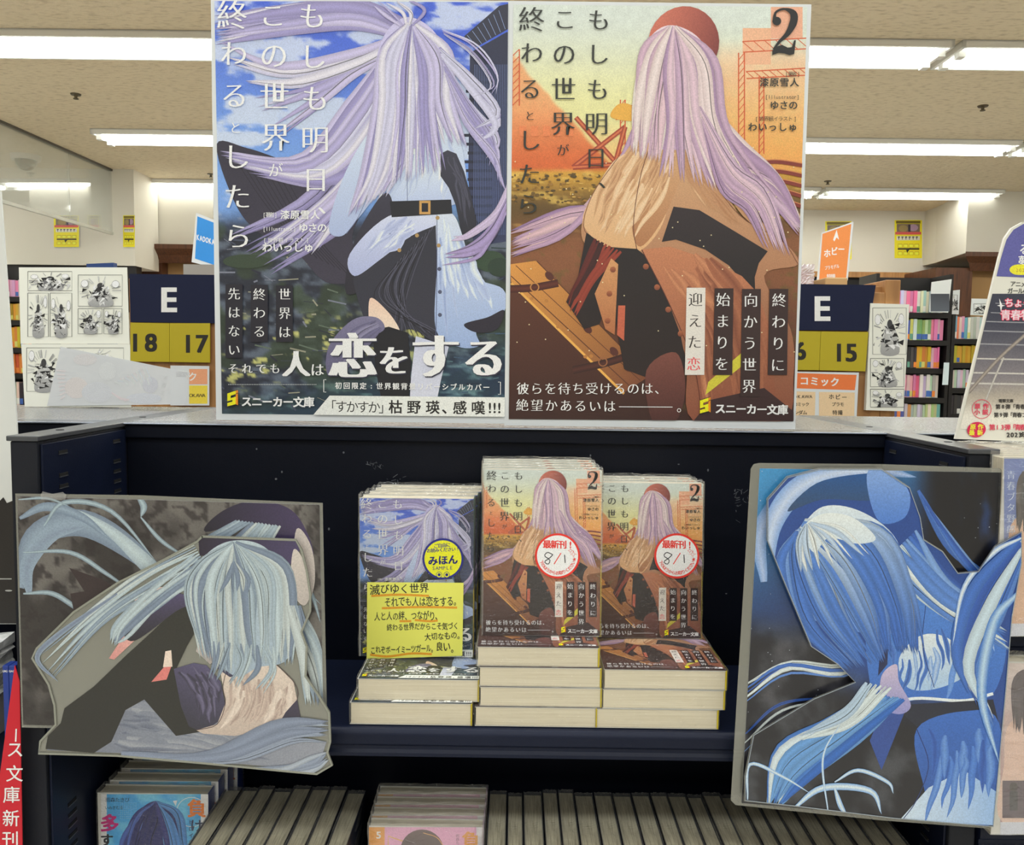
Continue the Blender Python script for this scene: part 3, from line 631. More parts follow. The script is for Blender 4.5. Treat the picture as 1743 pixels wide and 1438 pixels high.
    A.flow([(748, 80), (800, 130), (846, 190), (800, 210)], [(760, 130), (790, 210), (840, 280), (864, 340)], 14, 10, HC_, seed=23)
    A.flow([(752, 50), (810, 70), (850, 120), (846, 160)], [(756, 60), (800, 100), (836, 150), (800, 165)], 4, 3, HC_, seed=24)
    A.flow([(866, 300), (850, 350), (800, 390), (770, 400)], [(866, 360), (830, 420), (808, 450), (750, 462)], 6, 13, [(190, 170, 210), (206, 190, 222), (170, 152, 200)], seed=25)
    A.spoly([(560, 590), (600, 545), (640, 540), (655, 560), (625, 580), (600, 620), (560, 640)], (120, 116, 146), (96, 92, 124))
    A.flow([(640, 545), (600, 560), (570, 610)], [(650, 560), (620, 590), (590, 630)], 7, 9, [(140, 136, 168), (110, 106, 140)], seed=27)
    A.flow([(680, 45), (640, 25), (620, 8)], [(705, 45), (735, 20), (700, 0)], 5, 6, HC_, seed=26)
    texts1(A)
    return A
def texts2(A):
    c = (42, 44, 38)
    for s, x, y, z in (('も', 1019, 35, 40), ('し', 1018, 93, 40), ('も', 1017, 153, 40), ('明', 1015, 211, 42), ('日', 1014, 269, 38), ('、', 1036, 305, 38),
                       ('こ', 961, 34, 40), ('の', 960, 93, 42), ('世', 959, 153, 44), ('界', 958, 211, 44), ('が', 958, 256, 22),
                       ('終', 905, 34, 46), ('わ', 905, 91, 40), ('る', 902, 152, 40), ('と', 902, 198, 18), ('し', 902, 239, 40), ('た', 901, 297, 40), ('ら', 899, 348, 40)):
        A.ch(s, x, y, z, c, 'min')
    two(A, 1334, 56, .98)
    A.text('[著者]', 1338, 1358, 127, 9, c); A.text('漆原雪人', 1300, 1351, 141, 16, c, 'bold')
    A.text('[Illustrator]', 1304, 1357, 166, 9, c); A.text('ゆさの', 1317, 1349, 180, 16, c, 'bold')
    A.text('[世界観イラスト]', 1287, 1352, 203, 9, c); A.text('わいっしゅ', 1280, 1348, 217, 16, c, 'bold')
    for x, y0, y1, cc in ((1183, 490, 638, (222, 216, 208)), (1230.5, 491, 638, (52, 34, 34)), (1277, 492, 675, (52, 34, 34)), (1323.5, 492, 638, (52, 34, 34))):
        A.poly([(x - 15, y0), (x + 17, y0), (x + 15, y1), (x - 18, y1)], cc)
    for t, x, y0, y1, cc in (('迎えた', 1183, 510, 582, (60, 50, 48)), ('始まりを', 1230, 510, 619, WHT), ('向かう世界', 1277, 511, 657, WHT), ('終わりに', 1325, 511, 621, WHT)):
        for i, s in enumerate(t): A.ch(s, x - i * .8, y0 + (y1 - y0) * i / (len(t) - 1), 25, cc, 'min')
    A.ch('恋', 1180, 619, 25, (226, 90, 96), 'min')
    A.text('彼らを待ち受けるのは、', 890, 1124, 661, 22, WHT, 'min'); A.text('絶望かあるいは', 889, 1037, 689, 22, WHT, 'min', y1=691)
    A.line([(1053, 692), (1144, 692.5)], 1.2, WHT, smooth=False); A.ring(1155, 698, 3.4, 1.1, WHT, 14)
    logo(A, 1200, 690, .95); A.text('スニーカー文庫', 1225, 1331, 695, 18.5, (240, 242, 240), 'heavy', y1=697)
def poster2_art():
    A = Art(clip=[(874, 8), (1374, 12), (1350, 717), (866, 713)])
    def bg(X, Y):
        c = mixc((208, 216, 208), (226, 222, 160), sstep(20, 200, Y)); c = mixc(c, (232, 180, 110), sstep(190, 290, Y))
        n = fbm(X / 60, Y / 60, 2, 5)
        rl = sstep(0, 14, Y - (80 + (X - 870) * 1.15 + 26 * (n - .5))) * (X < 1070); c = mixc(c, mixc((236, 160, 106), (206, 92, 44), sstep(150, 290, Y)), rl * .9)
        rr_ = sstep(0, 20, (X - 1200) - (n - .5) * 60) * sstep(60, 120, Y); c = mixc(c, mixc((240, 186, 150), (232, 160, 80), sstep(80, 260, Y)), rr_ * .8)
        f = sstep(284, 296, Y); fc = mixc((206, 156, 60), (96, 72, 34), sstep(290, 360, Y)); fc = mixc(fc, (226, 190, 96), sstep(.55, .7, fbm(X / 40, Y / 8, 7)) * .7); c = mixc(c, fc, f)
        k = sstep(380, 640, Y); dk = mixc((134, 84, 54), (58, 30, 26), sstep(430, 700, Y)); dk = mixc(dk, (96, 90, 40), sstep(.56, .72, fbm(X / 12, Y / 12, 4)) * .4); c = mixc(c, dk, sstep(350, 420, Y))
        return c * (.96 + .08 * fbm(X / 9, Y / 9, 20)[..., None])
    A.grid(864, 2, 1378, 722, 150, 210, bg)
    r = random.Random(9); RD = (206, 92, 52)
    def lattice(p, q, w_, n):
        p, q = np.array(p, float), np.array(q, float); d = (q - p) / np.linalg.norm(q - p); nn = np.array([-d[1], d[0]]) * w_
        A.line([p - nn, q - nn], 2, RD, smooth=False); A.line([p + nn, q + nn], 2, RD, smooth=False)
        for i in range(n): a, b = p + (q - p) * i / n, p + (q - p) * (i + 1) / n; A.line([a - nn, b + nn], 1.3, RD, smooth=False); A.line([a + nn, b + nn * 1], 1.2, RD, smooth=False)
    A.rect(1312, 12, 1366, 66, (238, 170, 140)); A.rect(1264, 48, 1312, 110, (238, 176, 140))
    lattice((1264, 80), (1376, 74), 9, 6); lattice((1270, 128), (1374, 122), 6, 8); lattice((1262, 90), (1262, 262), 5, 14); lattice((1296, 130), (1296, 262), 4, 12)
    lattice((1046, 196), (1084, 186), 8, 3); lattice((1060, 170), (1060, 262), 4, 9); lattice((878, 84), (878, 180), 6, 8)
    for a, b in (((980, 200), (1060, 290)), ((975, 285), (1064, 216)), ((975, 285), (1050, 280)), ((1064, 216), (1045, 285))): A.line([a, b], 8, (160, 66, 44), smooth=False); A.line([a, b], 3, (206, 112, 70), smooth=False)
    for i in range(5): A.rect(884 + i * 20, 215, 896 + i * 20, 232, (226, 130, 80))
    A.spoly([(1040, 200), (1052, 178), (1075, 180), (1084, 205)], (226, 170, 70))
    for i in range(160): x, y = r.uniform(872, 1050), r.uniform(296, 345); A.disc(x, y, r.uniform(1.5, 5), r.uniform(1, 3), r.choice([(110, 84, 40), (150, 110, 50), (84, 66, 34), (196, 156, 76)]), n=6)
    for i in range(5): A.line([(1268, 282 + i * 16), (1320, 276 + i * 16), (1376, 284 + i * 18)], 6, (126, 50, 40)); A.line([(1268, 278 + i * 16), (1320, 272 + i * 16), (1376, 280 + i * 18)], 1.4, (204, 130, 84))
    # suitcase lying in the lower left
    A.poly([(868, 452), (915, 445), (1120, 655), (1125, 716), (866, 716)], (92, 50, 34), (54, 28, 24)); A.poly([(868, 450), (912, 444), (1105, 640), (1062, 668), (870, 480)], (214, 148, 72), (120, 70, 46), d=(1, 1))
    A.line([(870, 470), (1075, 660)], 1.6, (90, 50, 34), smooth=False); A.line([(878, 452), (1090, 648)], 1.2, (90, 50, 34), smooth=False); A.line([(870, 482), (1062, 670)], 4, (226, 170, 84), smooth=False)
    A.strand([(868, 492), (905, 490), (950, 482)], 13, (96, 44, 32), (60, 26, 22), 'flat'); A.strand([(975, 630), (1030, 618), (1068, 606)], 13, (80, 40, 32), (46, 24, 22), 'flat')
    A.ring(910, 489, 8, 2, (190, 130, 70), 18); A.ring(1026, 616, 8, 2, (150, 96, 60), 18)
    for p in ((905, 508), (930, 512), (950, 556), (996, 607), (1006, 606)): A.disc(*p, 3.4, 3, (180, 120, 60), n=10)
    for p in ((935, 470), (1000, 560), (1045, 598), (1068, 625)): A.disc(*p, 9, 6, (84, 42, 34), n=12, rot=.8)
    HR = [(220, 190, 204), (236, 212, 212), (196, 164, 190), (206, 176, 200), (176, 144, 178)]
    A.flow([(1085, 200), (1040, 300), (960, 400), (868, 440)], [(1110, 260), (1060, 350), (960, 360), (868, 390)], 20, 15, [(190, 156, 186), (206, 170, 190), (160, 128, 168), (220, 184, 192)], seed=31)
    A.flow([(1180, 200), (1240, 300), (1310, 340), (1362, 400)], [(1210, 180), (1260, 250), (1320, 300), (1364, 380)], 16, 14, HR, seed=32)
    # coat
    A.spoly([(1112, 228), (1170, 215), (1200, 250), (1205, 300), (1262, 370), (1330, 410), (1358, 450), (1300, 470), (1345, 560), (1350, 640), (1330, 716), (1180, 716), (1165, 600), (1100, 470), (1040, 440), (992, 410), (1000, 350), (1050, 280), (1080, 240)], (210, 168, 124), (132, 74, 54))
    A.spoly([(1052, 268), (1108, 262), (1140, 300), (1128, 380), (1084, 430), (1030, 420), (992, 380), (1010, 330)], (226, 192, 156), (214, 168, 120))
    CO = [(236, 206, 172), (180, 130, 90), (164, 112, 76)]
    A.spoly([(1100, 240), (1150, 232), (1160, 290), (1130, 370), (1090, 420), (1075, 380), (1090, 310)], (214, 172, 128), (170, 116, 78)); A.folds([(1075, 250), (1030, 310), (1000, 390)], [(1160, 240), (1130, 330), (1070, 420)], 40, 7, CO, 33, (216, 176, 134)); A.folds([(1150, 230), (1170, 300), (1220, 380)], [(1200, 250), (1240, 320), (1340, 420)], 26, 8, CO[1:] + [(222, 184, 142)], 34, (190, 144, 106))
    A.line([(1112, 232), (1090, 300), (1078, 380), (1084, 428)], 1.3, (110, 66, 48)); A.line([(1052, 268), (1008, 332), (994, 390), (1030, 420)], 1.2, (130, 84, 60)); A.line([(1205, 300), (1262, 370), (1330, 410), (1358, 450)], 1.2, (120, 74, 54))
    A.poly([(1146, 352), (1190, 358), (1250, 394), (1306, 428), (1291, 448), (1284, 472), (1285, 502), (1266, 482), (1240, 452), (1200, 425), (1150, 408), (1126, 412)], (44, 34, 38), (30, 26, 28))
    A.poly([(998, 396), (1030, 420), (1084, 424), (1104, 440), (1132, 500), (1158, 570), (1168, 622), (1150, 640), (1110, 646), (1062, 628), (1050, 560), (1040, 500), (1020, 552), (994, 560), (964, 514), (984, 470)], (30, 24, 26), (38, 26, 26))
    A.flow([(1010, 405), (990, 460), (962, 512)], [(1060, 430), (1010, 480), (980, 540)], 8, 13, [(150, 60, 44), (96, 34, 30), (60, 26, 26)], seed=35)
    A.poly([(1040, 440), (1052, 450), (1046, 570), (1030, 560), (1012, 500)], (206, 150, 100), (170, 104, 66)); A.poly([(1052, 520), (1064, 520), (1062, 580), (1050, 570)], (190, 96, 70))
    A.poly([(1092, 425), (1140, 420), (1200, 440), (1262, 470), (1290, 500), (1310, 560), (1322, 716), (1196, 716), (1180, 620), (1140, 520)], (190, 124, 88), (132, 74, 54)); A.folds([(1100, 430), (1180, 560), (1200, 716)], [(1220, 440), (1290, 540), (1316, 716)], 24, 11, [(206, 142, 102), (150, 88, 62), (120, 66, 48)], 36, (166, 104, 74), jit=8)
    A.line([(1092, 425), (1140, 520), (1180, 620), (1196, 716)], 1.4, (90, 46, 36))
    for p in ((1099, 454), (1118, 489), (1137, 527), (1158, 568), (1043, 459), (1037, 500), (1034, 546)): A.disc(*p, 5, 5, (170, 100, 66), (120, 64, 44), n=14)
    A.spoly([(1100, 630), (1150, 600), (1166, 660), (1150, 716), (1110, 716)], (120, 70, 60), (70, 36, 34))
    A.poly([(1205, 650), (1262, 600), (1266, 620), (1200, 672)], (206, 196, 60)); A.poly([(1180, 716), (1210, 680), (1300, 660), (1350, 700), (1350, 716)], (56, 34, 36))
    # hair from behind
    A.disc(1163, 75, 60, 64, (200, 110, 88), (120, 50, 46), rot=.4, d=(1, .5))
    A.spoly([(1138, 44), (1185, 62), (1212, 110), (1222, 190), (1230, 250), (1170, 255), (1110, 250), (1088, 200), (1082, 130), (1102, 70)], (226, 204, 212), (196, 166, 192))
    A.flow([(1140, 46), (1096, 84), (1080, 170), (1072, 260)], [(1146, 46), (1140, 120), (1130, 200), (1120, 280)], 22, 14, [(236, 214, 212), (222, 190, 200), (240, 226, 216), (206, 172, 192)], seed=41, seg=18)
    A.flow([(1146, 46), (1138, 120), (1136, 210), (1120, 300)], [(1150, 46), (1212, 100), (1236, 220), (1330, 350)], 30, 15, HR, seed=42, seg=18)
    A.flow([(1190, 180), (1250, 280), (1310, 330), (1350, 440)], [(1200, 230), (1230, 320), (1270, 360), (1300, 420)], 12, 10, HR, seed=43)
    for i in range(60): A.disc(r.uniform(870, 1370), r.uniform(250, 600), 1.2, 1.2, (250, 214, 170), n=6)
    texts2(A)
    A.line([(1360, 480), (1353, 716)], 1.6, (226, 214, 40), smooth=False)
    return A
SIL = [(176, 194, 206), (194, 210, 216), (150, 168, 186), (206, 216, 216), (132, 148, 170)]
def lamL_art():      # dark night print with pale swooping ribbons
    A = Art(clip=[(30, 844), (544, 859), (551, 1246), (40, 1233)], gain=1.0)
    def bg(X, Y):
        n = fbm(X / 70, Y / 70, 31, 5); c = mixc((52, 48, 48), (112, 108, 104), sstep(.38, .68, n)); m = fbm(X / 14, Y / 14, 33, 4)
        c = mixc(c, (40, 34, 36), sstep(.55, .62, m) * .7); return c
    A.grid(26, 838, 556, 1250, 130, 100, bg)
    c1, c2 = (150, 168, 186), (196, 212, 216)
    A.strand([(34, 1000), (60, 915), (140, 890), (230, 940), (290, 1010)], 46, c1, (120, 136, 156), 'taper', 24); A.strand([(50, 1010), (48, 960), (90, 910), (150, 895)], 26, (138, 154, 174), c1, 'taper', 20)
    A.strand([(132, 868), (190, 905), (240, 950), (300, 1010)], 34, c2, (170, 186, 196), 'grow', 20); A.strand([(34, 882), (80, 862), (140, 880), (190, 920)], 16, c1, (120, 138, 158), 'taper', 20)
    for p, q in (([(75, 895), (110, 855), (190, 870), (270, 960)], 9), ([(40, 940), (120, 940), (180, 975), (230, 1010)], 8), ([(40, 1010), (90, 1010), (140, 1040), (190, 1060)], 9), ([(240, 880), (275, 920), (320, 950)], 7), ([(235, 845), (245, 862), (240, 880)], 12), ([(32, 850), (80, 848), (120, 862)], 5), ([(440, 960), (500, 985), (548, 1030)], 5), ([(505, 985), (530, 1010), (546, 1060)], 7)):
        A.strand(p, q, (176, 196, 204), (116, 132, 146), 'taper', 18)
    A.poly([(118, 966), (172, 985), (200, 1000), (130, 1060), (120, 1010), (144, 1006)], (54, 42, 44))
    A.spoly([(350, 905), (375, 872), (430, 852), (490, 864), (520, 900), (534, 950), (515, 1010), (490, 960), (440, 890)], (70, 58, 96), (30, 26, 44), d=(-1, .2)); A.spoly([(505, 900), (530, 930), (536, 990), (520, 1030), (500, 980)], (206, 196, 190))
    A.flow([(400, 885), (330, 920), (260, 960), (180, 1030)], [(480, 895), (430, 960), (350, 1000), (280, 1020)], 14, 15, SIL, seed=51)
    A.flow([(500, 1060), (530, 1130), (545, 1210)], [(515, 1040), (545, 1100), (552, 1180)], 8, 16, SIL, seed=52)
    return A
CUTL = [(344, 911), (504, 917), (515, 935), (524, 970), (530, 1010), (530, 1040), (515, 1075), (524, 1100), (522, 1150), (544, 1182), (562, 1212), (564, 1262), (559, 1280), (567, 1302), (540, 1318), (495, 1314), (350, 1300), (200, 1287), (66, 1283), (68, 1260), (94, 1232), (92, 1200), (82, 1165), (54, 1120), (62, 1102), (125, 1040), (200, 990), (280, 950), (335, 920)]
def cutL_art():
    A = Art(gain=1.0, clip=CUTL, tess=True)
    A.poly([(110, 1240), (180, 1210), (260, 1180), (330, 1200), (420, 1230), (480, 1250), (556, 1262), (540, 1312), (350, 1294), (200, 1281), (80, 1276)], (118, 124, 140), (150, 154, 166), d=(1, .3))
    A.folds([(200, 1190), (300, 1210), (420, 1270)], [(180, 1270), (300, 1284), (500, 1306)], 34, 12, [(150, 154, 166), (98, 104, 124), (132, 138, 152), (170, 172, 180)], 61, (134, 140, 154), jit=7)
    A.poly([(78, 1274), (82, 1252), (104, 1230), (110, 1205), (160, 1168), (215, 1115), (262, 1072), (300, 1036), (330, 1018), (344, 1030), (340, 1062), (318, 1100), (300, 1138), (318, 1150), (330, 1185), (342, 1245), (300, 1252), (246, 1190), (214, 1208), (190, 1262), (160, 1281)], (46, 46, 42), (34, 34, 32))
    A.poly([(296, 1138), (330, 1128), (352, 1132), (376, 1160), (384, 1200), (374, 1226), (346, 1246), (322, 1236), (308, 1200)], (92, 86, 120), (52, 50, 66), d=(-.4, 1)); A.folds([(300, 1140), (330, 1180), (340, 1235)], [(350, 1135), (378, 1180), (372, 1230)], 16, 6, [(120, 114, 146), (50, 46, 62)], 62, (76, 72, 98))
    A.poly([(376, 1146), (392, 1120), (430, 1112), (466, 1126), (500, 1160), (506, 1190), (492, 1216), (478, 1240), (440, 1244), (400, 1252), (346, 1248), (334, 1242), (370, 1232), (384, 1196), (380, 1166)], (230, 214, 200), (200, 182, 170))
    A.folds([(385, 1130), (392, 1190), (360, 1245)], [(500, 1150), (496, 1200), (470, 1240)], 30, 7, [(240, 226, 214), (184, 160, 150), (164, 140, 132)], 63, (216, 198, 184)); A.line([(392, 1120), (380, 1166), (384, 1196), (370, 1232), (334, 1242)], 1.2, (80, 60, 60)); A.line([(466, 1126), (500, 1160), (506, 1190), (480, 1240)], 1.2, (90, 70, 70))
    A.poly([(486, 1212), (506, 1190), (512, 1220), (490, 1268), (450, 1262), (470, 1240)], (66, 60, 82), (48, 44, 56)); A.poly([(342, 1080), (352, 1084), (372, 1120), (358, 1130), (334, 1108)], (216, 208, 200), (170, 160, 156)); A.poly([(360, 1130), (400, 1118), (424, 1142), (392, 1152)], (90, 88, 120), (60, 58, 84))
    A.poly([(186, 1120), (215, 1075), (262, 1060), (240, 1080), (195, 1122)], (220, 150, 144), (240, 196, 184), d=(1, -.4)); A.spoly([(225, 1030), (250, 1005), (290, 1000), (270, 1030), (235, 1052)], (232, 204, 192), (206, 150, 140)); A.poly([(258, 1160), (282, 1132), (292, 1134), (284, 1156)], (226, 130, 124)); A.poly([(278, 1135), (282, 1108), (292, 1106), (294, 1134)], (240, 220, 204))
    A.spoly([(210, 1070), (240, 1040), (300, 1010), (330, 1025), (300, 1040), (230, 1090)], (84, 76, 112), (40, 38, 44))
    A.poly([(338, 912), (504, 918), (512, 932), (500, 960), (340, 945)], (76, 66, 104), (40, 34, 52), d=(-1, 0)); A.spoly([(500, 935), (520, 960), (528, 1010), (516, 1030), (496, 1000)], (214, 204, 196), (190, 180, 174))
    A.flow([(330, 925), (240, 970), (150, 1040), (66, 1110)], [(350, 960), (280, 1000), (180, 1060), (90, 1160)], 9, 7, SIL, seed=65, seg=20); A.strand([(200, 1010), (100, 1080), (64, 1120), (100, 1160)], 10, (120, 132, 156), (150, 166, 184), 'taper', 20)
    A.flow([(330, 940), (250, 1010), (200, 1060), (190, 1095)], [(360, 980), (280, 1030), (220, 1080), (200, 1100)], 10, 8, SIL, seed=66)
    A.spoly([(395, 920), (450, 930), (492, 985), (500, 1040), (490, 1120), (440, 1135), (400, 1150), (352, 1100), (335, 1030), (322, 1000), (350, 945)], (188, 204, 212), (166, 184, 200))
    A.flow([(398, 922), (340, 960), (320, 1010), (345, 1120)], [(398, 922), (400, 1000), (400, 1070), (400, 1150)], 26, 14, SIL + [(200, 216, 222)], seed=67, seg=18)
    A.flow([(400, 922), (410, 1000), (415, 1070), (420, 1130)], [(402, 922), (490, 960), (505, 1060), (500, 1130)], 26, 14, SIL + [(200, 216, 222)], seed=68, seg=18)
    A.flow([(360, 1090), (350, 1120), (342, 1150)], [(470, 1100), (478, 1140), (452, 1180)], 12, 8, SIL, seed=73)
    A.flow([(398, 955), (380, 985), (370, 1010)], [(400, 955), (430, 985), (440, 1010)], 9, 7, SIL, seed=70)
    A.flow([(490, 1030), (510, 1110), (520, 1200)], [(512, 1030), (525, 1100), (545, 1200)], 10, 14, SIL, seed=69)
    A.flow([(200, 1280), (340, 1285), (470, 1230), (560, 1222)], [(330, 1300), (420, 1290), (500, 1260), (560, 1262)], 9, 18, [(160, 172, 194), (176, 188, 206), (140, 152, 176)], seed=71)
    A.flow([(380, 1306), (470, 1306), (530, 1290), (556, 1276)], [(420, 1312), (500, 1314), (540, 1306), (560, 1296)], 5, 12, [(178, 188, 202), (150, 162, 184)], seed=72)
    A.line(CUTL + [CUTL[0]], 7, (146, 148, 136), smooth=False); return A
BLU = [(96, 142, 218), (70, 118, 204), (130, 170, 228), (206, 226, 238), (226, 236, 236), (54, 96, 184)]
def lamR_art():
    A = Art(clip=[(1293, 797), (1704, 804), (1687, 1405), (1262, 1366)], gain=1.0)
    def bg(X, Y):
        c = mixc((66, 150, 206), (36, 60, 110), sstep(790, 1100, Y + (X - 1290) * .5)); n = fbm(X / 60, Y / 60, 41, 5)
        c = mixc(c, mixc((26, 26, 34), (78, 78, 84), sstep(.4, .72, n)), sstep(1030, 1100, Y - (X - 1290) * .1)); c = mixc(c, (18, 18, 26), sstep(1540, 1600, X) * sstep(.3, .6, fbm(X / 40, Y / 90, 44) + .15)); return c
    A.grid(1255, 790, 1710, 1410, 110, 150, bg)
    A.strand([(1300, 990), (1296, 900), (1370, 822), (1480, 800), (1560, 812)], 34, (176, 196, 232), (120, 160, 214), 'taper', 24)
    A.flow([(1560, 830), (1620, 930), (1700, 990)], [(1600, 900), (1650, 960), (1700, 1030)], 8, 12, BLU, seed=81)
    A.flow([(1270, 1160), (1340, 1120), (1440, 1130), (1500, 1060)], [(1266, 1200), (1340, 1150), (1440, 1150), (1520, 1100)], 5, 6, BLU, seed=82)
    A.flow([(1262, 1290), (1330, 1230), (1420, 1200)], [(1270, 1240), (1330, 1190), (1430, 1180)], 3, 4, BLU, seed=83)
    r = random.Random(2)
    for i in range(150): x, y = r.uniform(1265, 1700), r.uniform(800, 1400); A.disc(x, y, r.uniform(.4, 1.1), r.uniform(.4, 1.1), (190, 200, 214), n=5)
    return A
CUTR = [(1306, 850), (1340, 812), (1395, 798), (1500, 798), (1548, 830), (1566, 880), (1572, 918), (1604, 938), (1630, 975), (1664, 972), (1692, 930), (1738, 905), (1738, 960), (1722, 1050), (1712, 1170), (1690, 1406), (1520, 1392), (1350, 1371), (1268, 1362), (1268, 1320), (1282, 1250), (1385, 1188), (1455, 1160), (1425, 1130), (1380, 1100), (1330, 980), (1306, 920)]
def cutR_art():
    A = Art(gain=1.0, clip=CUTR, tess=True)
    A.grid(1262, 796, 1742, 1408, 80, 100, lambda X, Y: mixc((40, 76, 150), mixc((24, 24, 32), (70, 72, 78), sstep(.4, .7, fbm(X / 50, Y / 50, 51))), sstep(1120, 1230, Y + (X - 1500) * -.35)))
    A.strand([(1306, 980), (1316, 890), (1366, 826), (1450, 802), (1560, 812)], 38, (200, 214, 238), (128, 166, 222), 'taper', 24); A.spoly([(1340, 870), (1390, 822), (1470, 806), (1500, 812), (1490, 850), (1400, 850)], (30, 84, 150), (54, 78, 112))
    A.spoly([(1478, 800), (1520, 806), (1548, 840), (1540, 880), (1500, 890), (1480, 850)], (136, 170, 226), (80, 128, 210))
    # coat in moonlight
    A.spoly([(1480, 1060), (1560, 1010), (1620, 1010), (1680, 1060), (1712, 1100), (1690, 1180), (1640, 1190), (1560, 1190), (1500, 1210), (1480, 1160)], (84, 136, 214), (60, 110, 196))
    A.spoly([(1530, 1120), (1570, 1080), (1620, 1090), (1650, 1140), (1600, 1170), (1545, 1170)], (226, 234, 236), (170, 200, 232))
    A.folds([(1500, 1070), (1520, 1130), (1510, 1190)], [(1690, 1060), (1700, 1120), (1680, 1190)], 18, 6, [(60, 96, 176), (120, 160, 226), (44, 78, 156), (206, 222, 238)], 90, (90, 140, 214)); A.line([(1575, 1030), (1570, 1100), (1590, 1170)], 1.2, (40, 60, 120)); A.line([(1500, 1200), (1560, 1188), (1640, 1192), (1690, 1180)], 5, (230, 238, 240)); A.poly([(1520, 1200), (1690, 1190), (1700, 1232), (1620, 1222), (1560, 1236)], (34, 38, 56))
    A.spoly([(1560, 1240), (1640, 1210), (1700, 1230), (1704, 1390), (1600, 1398), (1570, 1330)], (60, 110, 196), (44, 84, 160)); A.poly([(1530, 1396), (1580, 1340), (1640, 1310), (1700, 1350), (1692, 1404)], (210, 226, 240), (150, 186, 232), d=(1, 0))
    A.folds([(1580, 1230), (1590, 1300), (1560, 1400)], [(1700, 1220), (1690, 1300), (1690, 1400)], 12, 9, [(40, 78, 160), (90, 140, 216), (120, 164, 224)], 91, (62, 110, 196)); A.line([(1560, 1240), (1580, 1300), (1560, 1360), (1535, 1396)], 1.4, (30, 50, 110))
    A.poly([(1500, 1212), (1540, 1210), (1500, 1310), (1480, 1260)], (50, 80, 156)); A.poly([(1470, 1078), (1545, 1046), (1548, 1062), (1476, 1094)], (40, 40, 52)); A.poly([(1500, 1080), (1512, 1080), (1510, 1130), (1494, 1150)], (36, 44, 84))
    A.spoly([(1500, 1150), (1525, 1130), (1530, 1160), (1550, 1200), (1530, 1215), (1500, 1200)], (206, 190, 214), (150, 150, 206))
    # hair falling, seen as a mass of ribbons
    A.flow([(1560, 900), (1620, 990), (1700, 1030)], [(1500, 960), (1600, 1040), (1720, 1110)], 12, 17, BLU, seed=92)
    A.spoly([(1360, 900), (1400, 862), (1460, 868), (1520, 910), (1545, 980), (1548, 1060), (1500, 1080), (1440, 1070), (1380, 1050), (1340, 980), (1335, 930)], (226, 236, 240), (96, 142, 218))
    A.flow([(1355, 905), (1330, 960), (1360, 1060), (1440, 1140)], [(1362, 895), (1440, 960), (1490, 1040), (1520, 1120)], 34, 18, [(206, 224, 240), (140, 178, 232), (100, 146, 222), (232, 240, 240), (80, 128, 212)], seed=93, c_end=(70, 120, 206), seg=18)
    A.flow([(1362, 895), (1430, 950), (1480, 1030), (1500, 1110)], [(1370, 885), (1500, 900), (1550, 1000), (1570, 1110)], 34, 18, [(206, 224, 240), (140, 178, 232), (100, 146, 222), (232, 240, 240)], seed=94, c_end=(60, 110, 200), seg=18)
    A.spoly([(1366, 900), (1400, 874), (1450, 880), (1490, 915), (1460, 925), (1410, 915), (1385, 940)], (234, 240, 238), (214, 228, 238))
    A.flow([(1370, 892), (1350, 930), (1352, 980)], [(1380, 888), (1440, 900), (1490, 940)], 10, 9, [(236, 242, 240), (196, 216, 238)], seed=95)
    A.flow([(1480, 1180), (1400, 1230), (1320, 1270), (1300, 1370)], [(1540, 1190), (1470, 1250), (1370, 1330), (1330, 1370)], 15, 22, [(70, 130, 214), (50, 110, 200), (220, 234, 240), (110, 166, 228)], seed=96)
    A.flow([(1470, 1160), (1440, 1210), (1360, 1250)], [(1520, 1170), (1450, 1230), (1360, 1260)], 6, 12, [(224, 236, 238), (190, 214, 236)], seed=97)
    for p, q in (([(1350, 1375), (1400, 1340), (1480, 1345), (1500, 1385)], 12), ([(1420, 1330), (1460, 1310), (1510, 1330), (1520, 1350)], 7), ([(1272, 1360), (1276, 1300), (1330, 1320), (1380, 1350)], 6), ([(1420, 1340), (1430, 1370), (1440, 1385)], 9), ([(1410, 1390), (1400, 1290), (1430, 1230)], 4)):
        A.strand(p, q, (226, 238, 240), (120, 170, 226), 'taper', 18)
    A.flow([(1736, 912), (1660, 1000), (1630, 1100), (1650, 1180)], [(1738, 950), (1700, 1050), (1660, 1150), (1700, 1240)], 9, 18, BLU + [(226, 238, 240)], seed=98); A.strand([(1738, 915), (1690, 940), (1640, 1000), (1620, 1100)], 10, (232, 240, 240), (120, 160, 220), 'taper', 20); A.strand([(1730, 1010), (1690, 1060), (1670, 1180), (1700, 1300)], 20, (190, 218, 238), (60, 120, 200), 'taper', 20)
    A.line(CUTR + [CUTR[0]], 3, (150, 160, 170), smooth=False)
    return A
